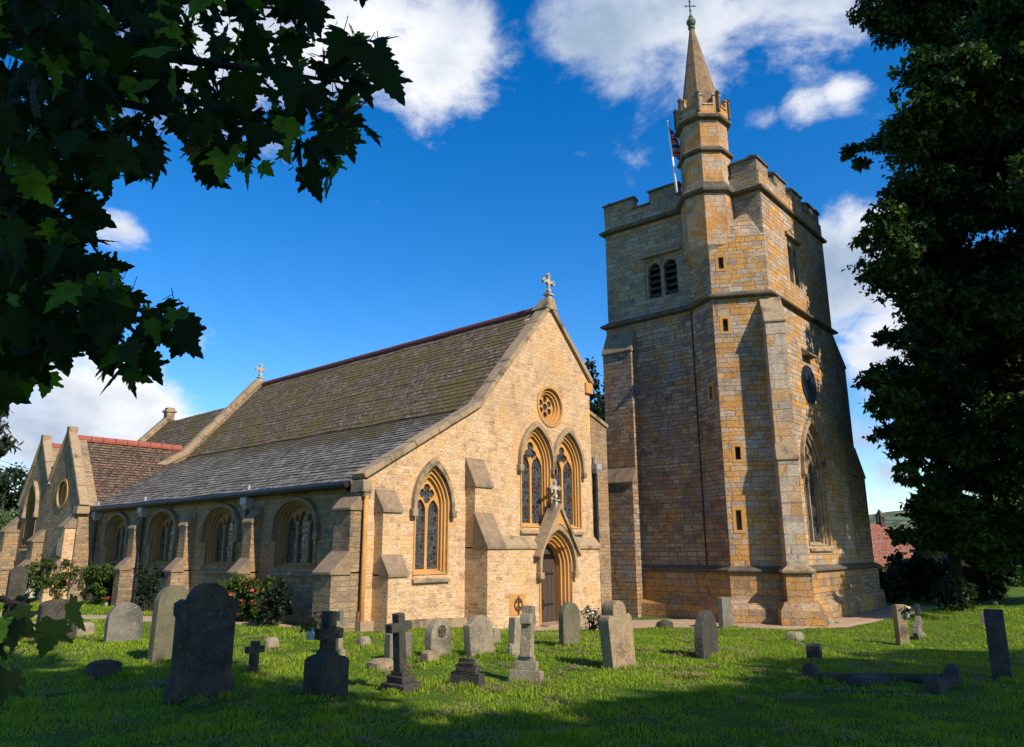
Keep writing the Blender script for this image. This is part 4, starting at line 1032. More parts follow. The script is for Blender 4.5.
# left of the gable
headstone(13, 611, 17, 43, 'round', 'dark', 'tall dark round topped gravestone at the far left edge beyond the leaves', th=.2)
headstone(27, 599, 14, 20, 'round', 'white', 'small pale round headed gravestone tilted beside the reddish bush', th=.12, side=-6, yaw=-8)
headstone(54, 645, 36, 44, 'segment', 'dark', 'squat dark slab gravestone partly hidden by hanging sycamore leaves', th=.2)
headstone(4, 645, 22, 15, 'segment', 'dark', 'low dark stone cut by the bottom left edge of the lawn', th=.2)
rockstone(27, 641, 12, 9, 'dark', 'small dark lump of stone left of the squat dark slab', seed=1)
rockstone(28, 632, 20, 9, 'pale', 'pale flat stone lying behind the squat dark slab', 1.2, seed=2)
rockstone(84, 636, 18, 13, 'pale', 'pale broken stone lying right of the squat dark slab', .8, seed=3)
rockstone(77, 630, 10, 7, 'pale', 'small reddish pale stone behind the pale broken stone', .8, seed=4)
headstone(122, 643, 34, 39, 'round', 'grey', 'lichened grey round headed gravestone left of the tall pair', th=.16, yaw=-4)
headstone(103, 678, 33, 17, 'segment', 'dark', 'low dark footstone sunk in the shaded grass', th=.2, yaw=6)
headstone(167, 661, 37, 73, 'round', 'green', 'tall greenish round topped gravestone behind the large dark one', th=.16, yaw=4, side=2, back=-2)
headstone(199, 699, 62, 112, 'shoulder', 'dark', 'large dark shouldered gravestone with round head in the foreground', th=.17, yaw=-3, relief='panel')
cross_thing(253, 674, 20, 31, 'dark', 'small dark stone cross on a rough rubble base', 'rubble', hb=.34, basew=22, arm=.62, stem=.36, th=.12)
rockstone(271, 650, 14, 12, 'pale', 'pale lump of stone behind the small dark cross', .7, seed=5)
rockstone(322, 641, 9, 6, 'pale', 'tiny pale stone behind the dark cross with the die', .7, seed=6)
cross_thing(325, 697, 31, 82, 'dark', 'dark stone cross on a broad round shouldered die', 'die', hb=.47, basew=43, arm=.50, stem=.36, th=.16)
cross_thing(338, 655, 16, 42, 'pale', 'pale stone cross with stepped base near the corner buttress', 'steps', hb=.16, basew=24, arm=.66, stem=.34, th=.12)
headstone(398, 659, 28, 25, 'square', 'grey', 'low square grey gravestone behind the tall dark cross', th=.14)
cross_thing(401, 691, 27, 75, 'dark', 'tall dark leaning latin cross on stepped stone blocks', 'steps', hb=.26, basew=40, arm=.76, stem=.32, th=.13, side=-5)
rockstone(381, 669, 24, 9, 'ochre', 'flat ochre stone lying left of the tall dark cross', 1.0, seed=7)
rockstone(363, 647, 14, 10, 'pale', 'rounded pale stump on the grass below the left gable window', .8, seed=8)
headstone(438, 657, 27, 37, 'gothic', 'pale', 'pale gravestone with carved roundel in its pointed head', th=.15, relief='roundel', yaw=2)
headstone(430, 663, 19, 12, 'segment', 'ochre', 'low ochre footstone before the roundel gravestone', th=.16)
headstone(480, 656, 30, 39, 'ogee', 'pale', 'pale shouldered gravestone right of the roundel stone', th=.14, back=-4, yaw=3, side=-2)
headstone(495, 643, 12, 14, 'round', 'pale', 'tiny pale round footstone behind the shouldered stone', th=.12)
# broken pedestal
p = place(467, 686); w, h = dims(p, 35, 26, .46, R(8)); root = thing('broken_pedestal', 'low dark stepped pedestal that has lost its cross', 'pedestal', (0, 0, 0))
b = MB(); b.box(-w/2, w/2, -.23, .23, -.2, h*.5); b.build('base', GS['dark'], root, bevel=.015, rough=.008)
b = MB(); b.box(-w*.34, w*.34, -.17, .17, h*.48, h*.78); b.box(-w*.30, w*.10, -.12, .12, h*.77, h); b.build('stump', GS['dark'], root, bevel=.02, rough=.01)
set_at(root, p, R(8), 3, 0)
headstone(516, 656, 17, 37, 'square', 'pale', 'pale square slab just behind the leaning two step cross', th=.14, side=3)
cross_thing(526, 682, 17, 73, 'pale', 'pale leaning stone cross on two bold steps', 'steps', hb=.34, basew=34, arm=.72, stem=.56, th=.15, side=7, yaw=18)
rockstone(514, 657, 12, 12, 'pale', 'pale broken stone leaning on the square slab', .7, seed=9)
headstone(570, 646, 22, 42, 'round', 'green', 'tall plain round topped gravestone before the church door', th=.12, yaw=-3)
headstone(609, 633, 14, 30, 'round', 'green', 'greenish round gravestone half hidden by the lichened scalloped one', th=.12, yaw=-6)
headstone(620, 668, 34, 65, 'scallop', 'ochre', 'orange lichened gravestone with scalloped round head', th=.2, yaw=-8, side=-2, back=-3)
# right half
headstone(708, 656, 26, 44, 'round', 'dark', 'dark gravestone leaning left on the sunlit lawn before the tower', th=.15, yaw=12, side=-5)
headstone(726, 628, 14, 30, 'square', 'grey', 'upright square grey gravestone against the foot of the tower', th=.16)
rockstone(749, 621, 22, 12, 'ochre', 'worn ochre block lying at the foot of the stair turret', .7, seed=10)
rockstone(665, 628, 10, 7, 'dark', 'small dark cube of stone on the gravel path', .9, seed=11)
rockstone(795, 641, 9, 9, 'pale', 'small pale stump on the lawn before the sunlit buttress', .8, seed=12)
rockstone(827, 624, 6, 6, 'pale', 'tiny pale stone at the lawn edge by the tower path', .9, seed=13)
headstone(815, 661, 17, 17, 'segment', 'dark', 'small squat dark stone at the edge of the tree shadow', th=.22, yaw=10)
headstone(903, 645, 13, 39, 'square', 'ochre', 'thin upright slab seen edge on with flowers lying on top', th=.22, yaw=35)
headstone(918, 616, 6, 12, 'round', 'pale', 'tiny pale stone behind the slab with flowers', th=.12)
cross_thing(921, 638, 12, 18, 'grey', 'small toppled grey stone cross right of the slab with flowers', 'rubble', hb=.3, basew=16, side=-38, stem=.36, arm=.6)
headstone(984, 627, 5, 14, 'square', 'pale', 'left of two short pale stones on the sunlit lawn', th=.12, side=8)
headstone(990, 626, 5, 13, 'round', 'pale', 'right of two short pale stones on the sunlit lawn', th=.12)
headstone(1003, 680, 24, 68, 'ogee', 'dark', 'big dark gravestone with shaped head at the right edge', th=.24, yaw=8, side=9)
headstone(968, 592, 6, 15, 'round', 'pale', 'narrow pale gravestone standing under the big tree', th=.15)
headstone(996, 607, 4, 5, 'segment', 'grey', 'tiny grey stone far back on the shaded lawn', th=.12)
headstone(936, 606, 6, 8, 'round', 'dark', 'low dark stone in the shade beside the trunk', th=.12)
# grave with a stone kerb
pa, pb, pc = place(811, 680), place(954, 684), place(934, 694)
root = thing('grave_kerb', 'sunken grave outlined by low stone kerbs with corner posts', 'grave', (pa.x, pa.y, pa.z))
pd = Vector((pa.x+(pc.x-pb.x), pa.y+(pc.y-pb.y), pa.z))
def railpiece(p, q, w_, z0, z1, name='kerb'):
    p, q = Vector(p), Vector(q); F = frame_line(p.xy, q.xy); L = (q-p).xy.length; zz = (p.z+q.z)/2
    b = MB(); b.box(0, L, zz+z0, zz+z1, -w_/2, w_/2, F); return b.build(name, GS['dark'], root, bevel=.012, rough=.004)
railpiece(pa, pb, .11, -.2, .10); railpiece(pb, pc, .12, -.2, .11); railpiece(pc, pc.lerp(pd, .72), .10, -.25, .025)
for q, s_, hh in ((pa, .13, .19), (pb, .14, .22), (pc, .14, .19)):
    b = MB(); b.loft([[(q.x+sx*w_, q.y+sy*w_, q.z+z) for sx, sy in ((-1, -1), (1, -1), (1, 1), (-1, 1))] for w_, z in ((s_/1.6, -.3), (s_/1.6, hh*.8), (s_/2.2, hh), (.02, hh+.02))]); b.build('corner_post', GS['dark'], root, bevel=.012)
rockstone(870, 683, 22, 7, 'dark', 'flat broken stone lying within the grave kerb', .6, seed=15)
# ------------------------------------------------------------------ foliage
def leaf_object(name, P, size, rng, mat, parent=None, droop=.25, ratio=.55, normal_up=.5, kind=None):
    """many small bent leaves at the points P"""
    n_l = len(P); P = np.asarray(P, dtype=np.float32)
    s = size*rng.uniform(.65, 1.35, n_l)[:, None]
    d = rng.normal(size=(n_l, 3)); d[:, 2] -= droop*1.5; d /= np.linalg.norm(d, axis=1)[:, None]
    up_ = rng.normal(size=(n_l, 3))*.8; up_[:, 2] += normal_up*2
    t = np.cross(d, up_); t /= (np.linalg.norm(t, axis=1)[:, None]+1e-6); nn = np.cross(t, d)
    v = np.empty((n_l, 4, 3), np.float32)
    v[:, 0] = P; v[:, 1] = P+d*s*.5+t*s*ratio*.5+nn*s*.10; v[:, 2] = P+d*s-nn*s*.08; v[:, 3] = P+d*s*.5-t*s*ratio*.5+nn*s*.10
    off = np.zeros(3, np.float32)
    if parent is not None: off = np.array(parent.location, np.float32)
    me = bpy.data.meshes.new(name); me.vertices.add(n_l*4); me.vertices.foreach_set('co', (v.reshape(-1, 3)-off).ravel())
    me.loops.add(n_l*4); me.loops.foreach_set('vertex_index', np.arange(n_l*4, dtype=np.int32))
    me.polygons.add(n_l); me.polygons.foreach_set('loop_start', np.arange(0, n_l*4, 4, dtype=np.int32)); me.polygons.foreach_set('loop_total', np.full(n_l, 4, np.int32))
    me.update(); me.validate(); me.materials.append(M[mat])
    o = bpy.data.objects.new(name, me); COL.objects.link(o)
    if parent is not None: o.parent = parent
    return o
def blob_points(rng, blobs, per_m2=60, shell=.55):
    """points through clumps (x, y, z, rx, rz): dense near each clump's skin, broken into sprays"""
    out = []
    for x, y, z, rx, rz in blobs:
        k = int(per_m2*rx*rx*4)
        ns = max(5, int(k/40))
        d = rng.normal(size=(ns, 3)); d /= np.linalg.norm(d, axis=1)[:, None]
        rr = rng.uniform(shell**3, 1.0, ns)**(1/3)*rng.choice([1, 1, 1, 1.18], ns)
        c = d*rr[:, None]
        idx = rng.integers(0, ns, k)
        q = c[idx]+rng.normal(size=(k, 3))*[.14, .14, .10]
        out.append(q*[rx, rx, rz]+[x, y, z])
    return np.concatenate(out)
def tree(label, x, y, blobs, leaf, size, per, trunk_r, trunk_top, seed, group, mat='lime_leaf', name='tree', droop=.25, limb_n=14, cat='tree', bare=0, shell=.5, lean=(0, 0), ratio=.55):
    rng = np.random.default_rng(seed); z0 = gz(x, y)
    t = thing(name, label, cat, (x, y, z0), group)
    b = MB(); top = Vector((x+lean[0], y+lean[1], trunk_top))
    pts = [Vector((x, y, z0-.3)), Vector((x, y, z0+.3)), Vector((x+lean[0]*.3, y+lean[1]*.3, z0+(trunk_top-z0)*.35)), Vector((x+lean[0]*.7, y+lean[1]*.7, z0+(trunk_top-z0)*.7)), top]
    b.tube(pts, [trunk_r*1.5, trunk_r*1.1, trunk_r*.85, trunk_r*.5, trunk_r*.15], 12); b.build('trunk', M['bark'], t, clean=False, smooth=True)
    b = MB()
    for i in rng.permutation(len(blobs)-bare)[:limb_n]:
        bx_, by_, bz_, rx, rz = blobs[i]; f = rng.uniform(.25, .75); s_ = pts[1].lerp(top, f); e = Vector((bx_, by_, bz_))
        if e.z < s_.z-.5*abs(bx_-x): s_ = pts[1].lerp(top, .3)
        md = s_.lerp(e, .5)+Vector((0, 0, .12*(e-s_).length))
        b.tube([s_, md, e], [trunk_r*.34, trunk_r*.2, .03], 6)
        for _ in range(3):
            q = e+Vector(rng.normal(size=3))*rx*.6; b.tube([md.lerp(e, .6), e.lerp(q, .6)+Vector((0, 0, .1)), q], [.05, .03, .01], 5)
    b.build('limbs', M['bark'], t, clean=False, smooth=True)
    leaf_object('crown', blob_points(rng, blobs, per, shell), size, rng, mat, t, droop, ratio)
    return t
def crown_blobs(rng, cx, cy, cz, rx, rz, n, r0, r1, flat=.8):
    out = []
    for _ in range(n):
        d = rng.normal(size=3); d /= np.linalg.norm(d); f = rng.uniform(.45, .95)
        r_ = rng.uniform(r0, r1); out.append((cx+d[0]*rx*f, cy+d[1]*rx*f, cz+d[2]*rz*f, r_, r_*flat))
    return out
def at_px(px, py, dist):                      # a point this many metres ahead of the camera
    return CAM + ray(px, py)*dist

rng = np.random.default_rng(11)
TB = at_px(960, 603, 31.0); TX, TY = TB.x, TB.y
BIG = [(872, 160, 27, 1.5), (890, 118, 26, 1.4), (915, 95, 27, 1.7), (872, 228, 26.5, 1.3), (895, 205, 27, 1.6), (925, 185, 28, 2.0), (905, 250, 27, 1.5), (940, 250, 28, 2.0),
       (925, 300, 27, 1.6), (900, 318, 28, 1.2), (885, 372, 26, 1.3), (905, 345, 27, 1.6), (875, 410, 26.5, 1.15), (900, 400, 27, 1.6), (892, 440, 27, 1.3), (915, 430, 28, 1.7), (915, 475, 27, 1.3),
       (940, 350, 28, 2.0), (950, 420, 28, 2.0), (960, 480, 29, 1.8), (930, 500, 28, 1.2), (975, 130, 28, 2.4), (960, 60, 27, 2.2), (1000, 40, 28, 2.4), (1015, 120, 29, 2.5), (980, 210, 28, 2.4), (1010, 260, 29, 2.4), (985, 310, 29, 2.3),
       (1005, 380, 29, 2.3), (1000, 450, 29, 2.2), (1035, 330, 29, 2.6), (1040, 200, 29, 2.6), (1050, 440, 30, 2.5), (1060, 100, 30, 2.8), (1070, 300, 31, 3.0), (1090, 420, 31, 2.6), (1100, 200, 31, 3.0), (1010, 510, 29, 1.6), (1045, 520, 30, 1.7), (985, 525, 29.5, 1.3), (930, 455, 29, 1.6), (945, 520, 29, 1.6), (965, 535, 29.5, 1.3), (920, 530, 29, 1.1), (970, 440, 31, 2.2), (940, 540, 29.5, 1.2), (930, 265, 30, 1.8), (955, 255, 30, 1.8), (975, 550, 29.5, 1.1), (958, 515, 29, 1.5), (1010, 490, 31, 2.2), (940, 270, 30, 2.3), (960, 370, 31, 2.4), (930, 140, 27.5, 1.6),
       (950, 10, 28, 2.0), (1000, -40, 29, 2.6), (1060, -20, 30, 2.8), (960, -60, 29, 2.2)]
blobs = []
for px, py, d, r_ in BIG:
    c_ = at_px(px+20, py, d); k = r_*.72
    for _ in range(3):
        q = rng.normal(size=3)*r_*.45; kk = k*rng.uniform(.6, 1.1); blobs.append((c_.x+q[0], c_.y+q[1], c_.z+q[2]*.8, kk, kk*.6))
blobs += [(b_[0]+4.5+rng.uniform(-1, 1), b_[1]-2.0+rng.uniform(-1.5, 1.5), b_[2]+rng.uniform(-1, 1), b_[3]*1.2, b_[4]*1.2) for b_ in blobs[:150:4]]
blobs += [(rng.uniform(26.8, 31.5), rng.uniform(-1.2, 2.2), rng.uniform(5, 20), rng.uniform(1.0, 1.7), rng.uniform(.8, 1.2)) for _ in range(40)]  # unseen crown clumps, added to shade the tower's right face
NB = [(870, 8, 11, .30), (893, 22, 11, .40), (885, -12, 11, .4), (915, 8, 11, .55), (940, 25, 11, .55), (965, 30, 11.2, .6), (990, 22, 11.4, .6), (930, -15, 11, .7), (1010, 45, 11.6, .55), (975, -20, 11.4, .8), (1030, 20, 12, .8), (1060, 60, 12.2, .7)]

nb_ = [(*at_px(px, py, 31), r_*2.5, r_*1.9) for px, py, d, r_ in NB]; blobs += nb_
tree('huge dark leafy tree at the right edge with its trunk on the far lawn', TX, TY, blobs, 0, .24, 270, .24, 20, 5, 'churchyard trees', 'lime_leaf', limb_n=22, bare=12, shell=.3, droop=.3)
# sharp dark conifer spray reaching in from the big tree's left
# a row of trees behind the viewpoint: their tops lay the shade over the near lawn
EDGE = [(2.0, 18.6), (4.7, 16.4), (5.6, 14.2), (6.4, 11.9), (6.9, 9.7), (7.1, 7.3), (7.0, 5.5), (9.0, 5.3), (12.1, 5.9), (14.7, 5.5), (19.0, 4.8), (22.7, 2.4), (29, 1.6)]
def in_view(p, r_):
    d = Vector(p)-CAM; z = d.dot(fw)
    if z < -r_: return False
    z = max(z, .3); return abs(d.dot(rt))-r_*1.3 < z*512/FOC and abs(d.dot(up))-r_*1.3 < z*374/FOC
def shade_blobs(rg, i0, i1, n_, h0, h1, back):
    out = []
    while len(out) < n_:
        t = rg.uniform(i0, i1); i = min(int(t), len(EDGE)-2); e = Vector(EDGE[i]).lerp(Vector(EDGE[i+1]), t-i)
        r_ = rg.uniform(.8, 1.4); s_ = rg.uniform(0, 1); h = rg.uniform(h0, h1)
        tan = (Vector(EDGE[i+1])-Vector(EDGE[i])).normalized(); inw = Vector((tan.y, -tan.x)) 
        if inw.dot(-e) < 0: inw = -inw
        g = e+inw*(r_*1.4+s_*back)
        p = Vector((g.x, g.y, 0))+SUN*(h/SUN.z)
        if in_view(p, r_): continue
        out.append((p.x, p.y, p.z, r_, r_*.75))
    return out
rgs = np.random.default_rng(77)
SHADE = EDGE+[(29, -8), (-3, -8), (-3, 19.5)]
def shade_fill(rg, x0, x1, n_):
    out = []
    while len(out) < n_:
        g = (rg.uniform(x0, x1), rg.uniform(-3, 12)); r_ = rg.uniform(.9, 1.4)
        if not all(in_poly(g[0]+dx, g[1]+dy, SHADE) for dx, dy in ((1.9, 0), (-1.9, 0), (0, 1.9), (1.4, 1.4), (-1.4, 1.4))): continue
        p = Vector((g[0], g[1], 0))+SUN*(rg.uniform(8.5, 12)/SUN.z)
        if not in_view(p, r_): out.append((p.x, p.y, p.z, r_, r_*.75))
    return out
tree('leafy tree behind the viewpoint shading the near left lawn', 5.0, -6.5, shade_blobs(rgs, 0, 6, 130, 9.0, 12.5, 6)+shade_fill(rgs, -1, 8.5, 130), 0, .26, 62, .4, 9, 20, 'churchyard trees', 'lime_leaf', limb_n=26, shell=.3)
tree('leafy tree behind the viewpoint shading the middle of the lawn', 14.5, -9.5, shade_blobs(rgs, 5.6, 9.6, 110, 9.0, 12.0, 6)+shade_fill(rgs, 5, 17, 130), 0, .26, 62, .4, 9, 6, 'churchyard trees', 'lime_leaf', limb_n=30, shell=.3)
tree('leafy tree far right of the viewpoint shading the right lawn', 24.0, -12.5, shade_blobs(rgs, 9.4, 12, 90, 9.0, 12.5, 6)+shade_fill(rgs, 15, 26, 70), 0, .26, 62, .4, 9, 23, 'churchyard trees', 'lime_leaf', limb_n=16, shell=.3)

# tree tops seen between gable and tower, and left
def small_tree(label, px, py, dist, w, h, mat, size, per, seed, group='trees beyond the church', n=9, name='tree', rz=None):
    rg = np.random.default_rng(seed); p = at_px(px, py, dist); g0 = gz(p.x, p.y); H = p.z-g0
    bl = [(p.x+rg.uniform(-w, w)*.6, p.y+rg.uniform(-w, w)*.6, g0+H*rg.uniform(.35, .86), w*rg.uniform(.35, .6), H*.14+w*.2) for _ in range(n)] + [(p.x, p.y, p.z-w*.3, w*.4, w*.35)]
    return tree(label, p.x, p.y, bl, 0, size, per, .15+w*.05, p.z-w*.4, seed, group, mat, name=name, limb_n=8, shell=.2)
small_tree('dark tree top showing in the gap between gable and tower', 590, 372, 48, 3.6, 10, 'yew_leaf', .34, 60, 31, n=16)
small_tree('dark round tree behind the transept at the left edge', 8, 470, 55, 3.6, 9, 'dark_shrub_leaf', .35, 70, 32, n=14)
small_tree('second dark tree low at the far left edge', -30, 485, 60, 4.5, 9, 'dark_shrub_leaf', .35, 60, 33, n=14)
small_tree('pale flowering bush at the left edge beside the transept', 8, 512, 41, 1.9, 4, 'pale_bush_leaf', .16, 200, 34, n=16, name='bush')
small_tree('light green bush below the pale flowering bush', 2, 555, 39, 1.6, 2.4, 'shrub_leaf', .15, 200, 35, n=14, name='bush')
# dark conifer sprays at the left edge in front of the sky
p = at_px(-45, 560, 14); 
bl = [(*at_px(px, py, 14), r_, r_*.45) for px, py, r_ in ((4, 442, .28), (-8, 425, .3), (-20, 450, .4), (10, 446, .14), (2, 412, .16), (-30, 400, .5), (-35, 480, .5))]
tree('conifer at the left edge with dark drooping sprays', p.x, p.y, bl, 0, .16, 420, .18, 5.5, 36, 'churchyard trees', 'yew_leaf', limb_n=7, shell=.1, name='conifer', ratio=.2, droop=.5)

# shrubs
bloom_proto = {}
def bloom(parent, p, col, r_):
    if col not in bloom_proto:
        b = MB()
        for k in range(7):
            a = k*2.4; q = .35+.09*k
            b.loft([[(math.cos(a)*q*.5+math.cos(t)*.42, math.sin(a)*q*.5+math.sin(t)*.42, .25-.06*k+.18*math.sin(t*2+k)) for t in [2*math.pi*i/7 for i in range(7)]], [(math.cos(a)*q*.4+math.cos(t)*.15, math.sin(a)*q*.4+math.sin(t)*.15, -.15-.04*k) for t in [2*math.pi*i/7 for i in range(7)]]])
        o = b.build('bloom', M[col], parent, clean=False); o.data.transform(Matrix.Translation(parent.location)); bloom_proto[col] = o
    else:
        o = bloom_proto[col].copy(); COL.objects.link(o); o.parent = parent
    o.location = Vector(p)-parent.location; o.scale = (r_, r_, r_); o.rotation_euler = (random.uniform(0, .9), random.uniform(-.6, .6), random.uniform(0, 6)); return o
def shrub(label, px, py, wpx, hpx, mat, seed, blooms=0, cols=('petal',), size=.10, per=700, name='shrub', dens=16, dist_add=0):
    rg = np.random.default_rng(seed); random.seed(seed); p = ground_at(px, py); dep = (p-CAM).dot(fw); w = wpx/FOC*dep/2; h = hpx/FOC*dep
    t = thing(name, label, 'shrub', p, 'shrubs along the church wall')
    bl = [(p.x+rg.uniform(-w, w)*.75, p.y+rg.uniform(-w, w)*.55, p.z+h*rg.uniform(.15, .78), w*rg.uniform(.42, .62), h*rg.uniform(.20, .32)) for _ in range(dens)]
    b = MB()
    for x, y, z, a, c_ in bl: b.tube([p+Vector((rg.uniform(-.1, .1), rg.uniform(-.1, .1), -.05)), Vector(((x+p.x)/2, (y+p.y)/2, p.z+(z-p.z)*.6)), (x, y, z)], [.022, .015, .006], 5)
    b.build('stems', M['bark'], t, clean=False)
    P = blob_points(rg, bl, per, .3); P = P[P[:, 2] > p.z+.04]
    leaf_object('foliage', P, size, rg, mat, t, .15)
    vd = np.array((CAM-p).normalized())
    S = P[np.argsort(-(P-np.array(p))@(vd*np.array([1, 1, .2])+np.array([0, 0, .5])))[:len(P)//3]]
    for q in S[rg.integers(0, len(S), blooms)]: bloom(t, q+vd*.06, cols[int(rg.integers(0, len(cols)))], rg.uniform(.03, .06))
    return t
shrub('red rose bush in bloom against the side wall below the third window', 238, 623, 56, 50, 'shrub_leaf', 41, 46, ('petal', 'petal', 'petal_pink'))
shrub('dark low shrub in the corner right of the red rose bush', 274, 626, 34, 40, 'yew_leaf', 42, 1, ('petal',), .08, 900)
shrub('green rounded bush with few red flowers below the first window', 113, 604, 50, 40, 'shrub_leaf', 43, 7)
shrub('narrow dark shrub under the downpipe between the bushes', 146, 612, 20, 50, 'yew_leaf', 44, 0, ('petal',), .08, 900)
shrub('green bush with orange red flowers at the transept corner', 55, 602, 50, 48, 'shrub_leaf', 45, 16, ('petal', 'petal_pink'))
shrub('white flowered plant beside the church door wall', 592, 631, 24, 28, 'dark_shrub_leaf', 46, 12, ('petal_white',), .07, 420, dens=10)
def posy(label, p, cols, n_=7, r_=.05, vase=True):
    t = thing('flower_posy', label, 'flowers', p); random.seed(len(label))
    b = MB(); turned(b, p.x, p.y, [(.04, p.z), (.05, p.z+.06), (.035, p.z+.12), (.045, p.z+.14)], 10)
    b.build('vase', M['lead'], t)
    rg = np.random.default_rng(n_)
    leaf_object('foliage', np.array(p)+rg.normal(size=(40, 3))*[.05, .05, .03]+[0, 0, .17], .07, rg, 'shrub_leaf', t)
    for k in range(n_): bloom(t, p+Vector((rg.uniform(-.09, .09), rg.uniform(-.09, .09), .2+rg.uniform(-.03, .09))), cols[k % len(cols)], r_)
    return t
posy('red flowers in a small vase at the foot of the side wall', ground_at(106, 606), ('petal',), 7, .075)
q = at_px(311, 628, (ground_at(325, 697)-CAM).dot(fw)-.05); 
posy('red flowers set on the die of the dark cross', Vector((q.x, q.y, q.z-.13)), ('petal',), 6, .035)
q = at_px(907, 613, (ground_at(903, 645)-CAM).dot(fw)); posy('yellow and red flowers lying on the thin upright slab', Vector((q.x, q.y, q.z-.10)), ('petal_yellow', 'petal', 'petal_white', 'petal_yellow'), 8, .05)
# right background: dark shrubbery, hedge
for k, (px, py, w, h, lab) in enumerate(((884, 602, 40, 36, 'dark shrubbery beside the tower foot, nearest the path'), (917, 600, 50, 50, 'tall dark ivy clad shrub in front of the red roofed building'), (940, 602, 36, 44, 'dark ivy thicket left of the stone archway'), (985, 600, 46, 52, 'dark ivy thicket right of the stone archway'), (958, 611, 34, 34, 'dark low ivy growing round the foot of the big tree trunk'))):
    p = ground_at(px, py)
    shrub(lab, px, py, w, h, 'dark_shrub_leaf', 60+k, 0, ('petal',), .22, 90, dens=26)['group'] = 'dark shrubs under the big tree'
# ------------------------------------------------------------------ buildings and walls beyond
# stone archway in a wall
pa = at_px(930, 602, 34); pb = at_px(992, 602, 37)
aw = thing('stone_archway', 'low stone wall with arched opening and flat coping under the big tree', 'archway', (pa.x, pa.y, gz(pa.x, pa.y)))
F = frame_line(pa.xy, pb.xy); L = (pb-pa).xy.length; zt = at_px(960, 552, 35.4).z; z0 = gz(pa.x, pa.y)
b = MB(); b.prism([(0, z0-.5), (L, z0-.5), (L, zt), (0, zt)], -.5, 0, F, [arch(L*.42, 1.1, z0-.3, z0+1.25, .5)]); b.build('wall', M['side'], aw)
b = MB(); b.box(-.1, L+.1, zt-.02, zt+.14, -.62, .1, F); b.build('coping', M['cope'], aw, bevel=.02)
# clipped hedge in the sun
ha, hb_ = at_px(990, 592, 46), at_px(1075, 592, 46)
t = thing('hedge', 'clipped bright green hedge in sun at the right edge', 'hedge', (ha.x, ha.y, gz(ha.x, ha.y)))
rg = np.random.default_rng(8); k = 9000; s_ = rg.uniform(0, 1, k); hz = at_px(1010, 568, 46).z
P = np.stack([ha.x+(hb_.x-ha.x)*s_+rg.uniform(-.6, .6, k), ha.y+(hb_.y-ha.y)*s_+rg.uniform(-.6, .6, k), rg.uniform(gz(ha.x, ha.y), hz, k)], 1); leaf_object('foliage', P, .2, rg, 'hedge_leaf', t)
# red roofed building with bellcote
hl, hr_ = at_px(852, 524, 62), at_px(884, 524, 64)
hs = thing('village_schoolroom', 'small building with red tiled roof and little bellcote behind the tower', 'house', (hl.x, hl.y, gz(hl.x, hl.y)))
t = (hr_-hl).xy.normalized(); zr = (hl.z+hr_.z)/2; L = (hr_-hl).xy.length; FH = frame_line(hl.xy, hr_.xy); ze = at_px(880, 566, 59).z; hw = 3.6; zg = gz(hl.x, hl.y)
b = MB(); b.loft([[FH(a, z, c) for c, z in ((-hw, ze), (0, zr), (hw, ze), (hw-.15, ze-.12), (0, zr-.2), (-hw+.15, ze-.12))] for a in (-6, L+.3)])
b = MB()
A0, A1 = -8, L
b.add([FH(A0, zr, 0), FH(A1, zr, 0), FH(A1+1.0, ze, hw), FH(A0-1.0, ze, hw), FH(A0-1.0, ze, -hw), FH(A1+1.0, ze, -hw)], [(0, 1, 2, 3), (1, 0, 4, 5), (1, 5, 2), (0, 3, 4), (2, 5, 4, 3)])
b.build('roof', slates('red_roof_tiles', [(.34, .10, .055), (.28, .08, .05), (.38, .13, .07), (.30, .11, .07)], .25, .16, .1, (.10, .06, .03)), hs)
b = MB(); b.box(A0-.6, A1+.6, zg-1, ze-.05, -hw+.4, hw-.4, FH); b.build('wall', M['side'], hs)
b = MB(); ac = A1-.45
k_ = .62
b.box(ac-.42*k_, ac+.42*k_, zr-.3, zr+.2, -.42*k_, .42*k_, FH)
for sa in (-1, 1):
    for sc_ in (-1, 1): b.box(ac+(sa*.30-.07)*k_, ac+(sa*.30+.07)*k_, zr+.2, zr+.62, (sc_*.30-.07)*k_, (sc_*.30+.07)*k_, FH)
b.box(ac-.09, ac+.09, zr+.3, zr+.55, -.09, .09, FH)
b.loft([[FH(ac+sx*w_, z, sy*w_) for sx, sy in ((-1, -1), (1, -1), (1, 1), (-1, 1))] for w_, z in ((.32, zr+.62), (.22, zr+.8), (.04, zr+1.25))]); b.build('bellcote', M['wood'], hs)
small_tree('bright shrub right of the red roof catching the sun', 905, 556, 52, 1.3, 3, 'shrub_leaf', .22, 120, 71, n=12, name='bush', group='trees beyond the tower')
small_tree('green tree top between red roof and big tree', 903, 532, 75, 2.6, 6, 'dark_shrub_leaf', .35, 60, 72, n=12, group='trees beyond the tower')
# overhead wires at the left
pole_a, pole_b = at_px(-60, 440, 70), at_px(78, 480, 95)
for k in range(4):
    a = pole_a+Vector((0, 0, -.55*k)); c_ = pole_b+Vector((0, 0, -.55*k)); mid = a.lerp(c_, .5)-Vector((0, 0, .35))
    b = MB(); b.tube([a, a.lerp(mid, .5)-Vector((0, 0, .1)), mid, mid.lerp(c_, .5)-Vector((0, 0, .1)), c_], .022, 5)
    o = b.build('overhead_wire', M['iron'], None); tag(o, 'thin overhead wire crossing the cloud behind the transept gables', 'wire', 'overhead wires')

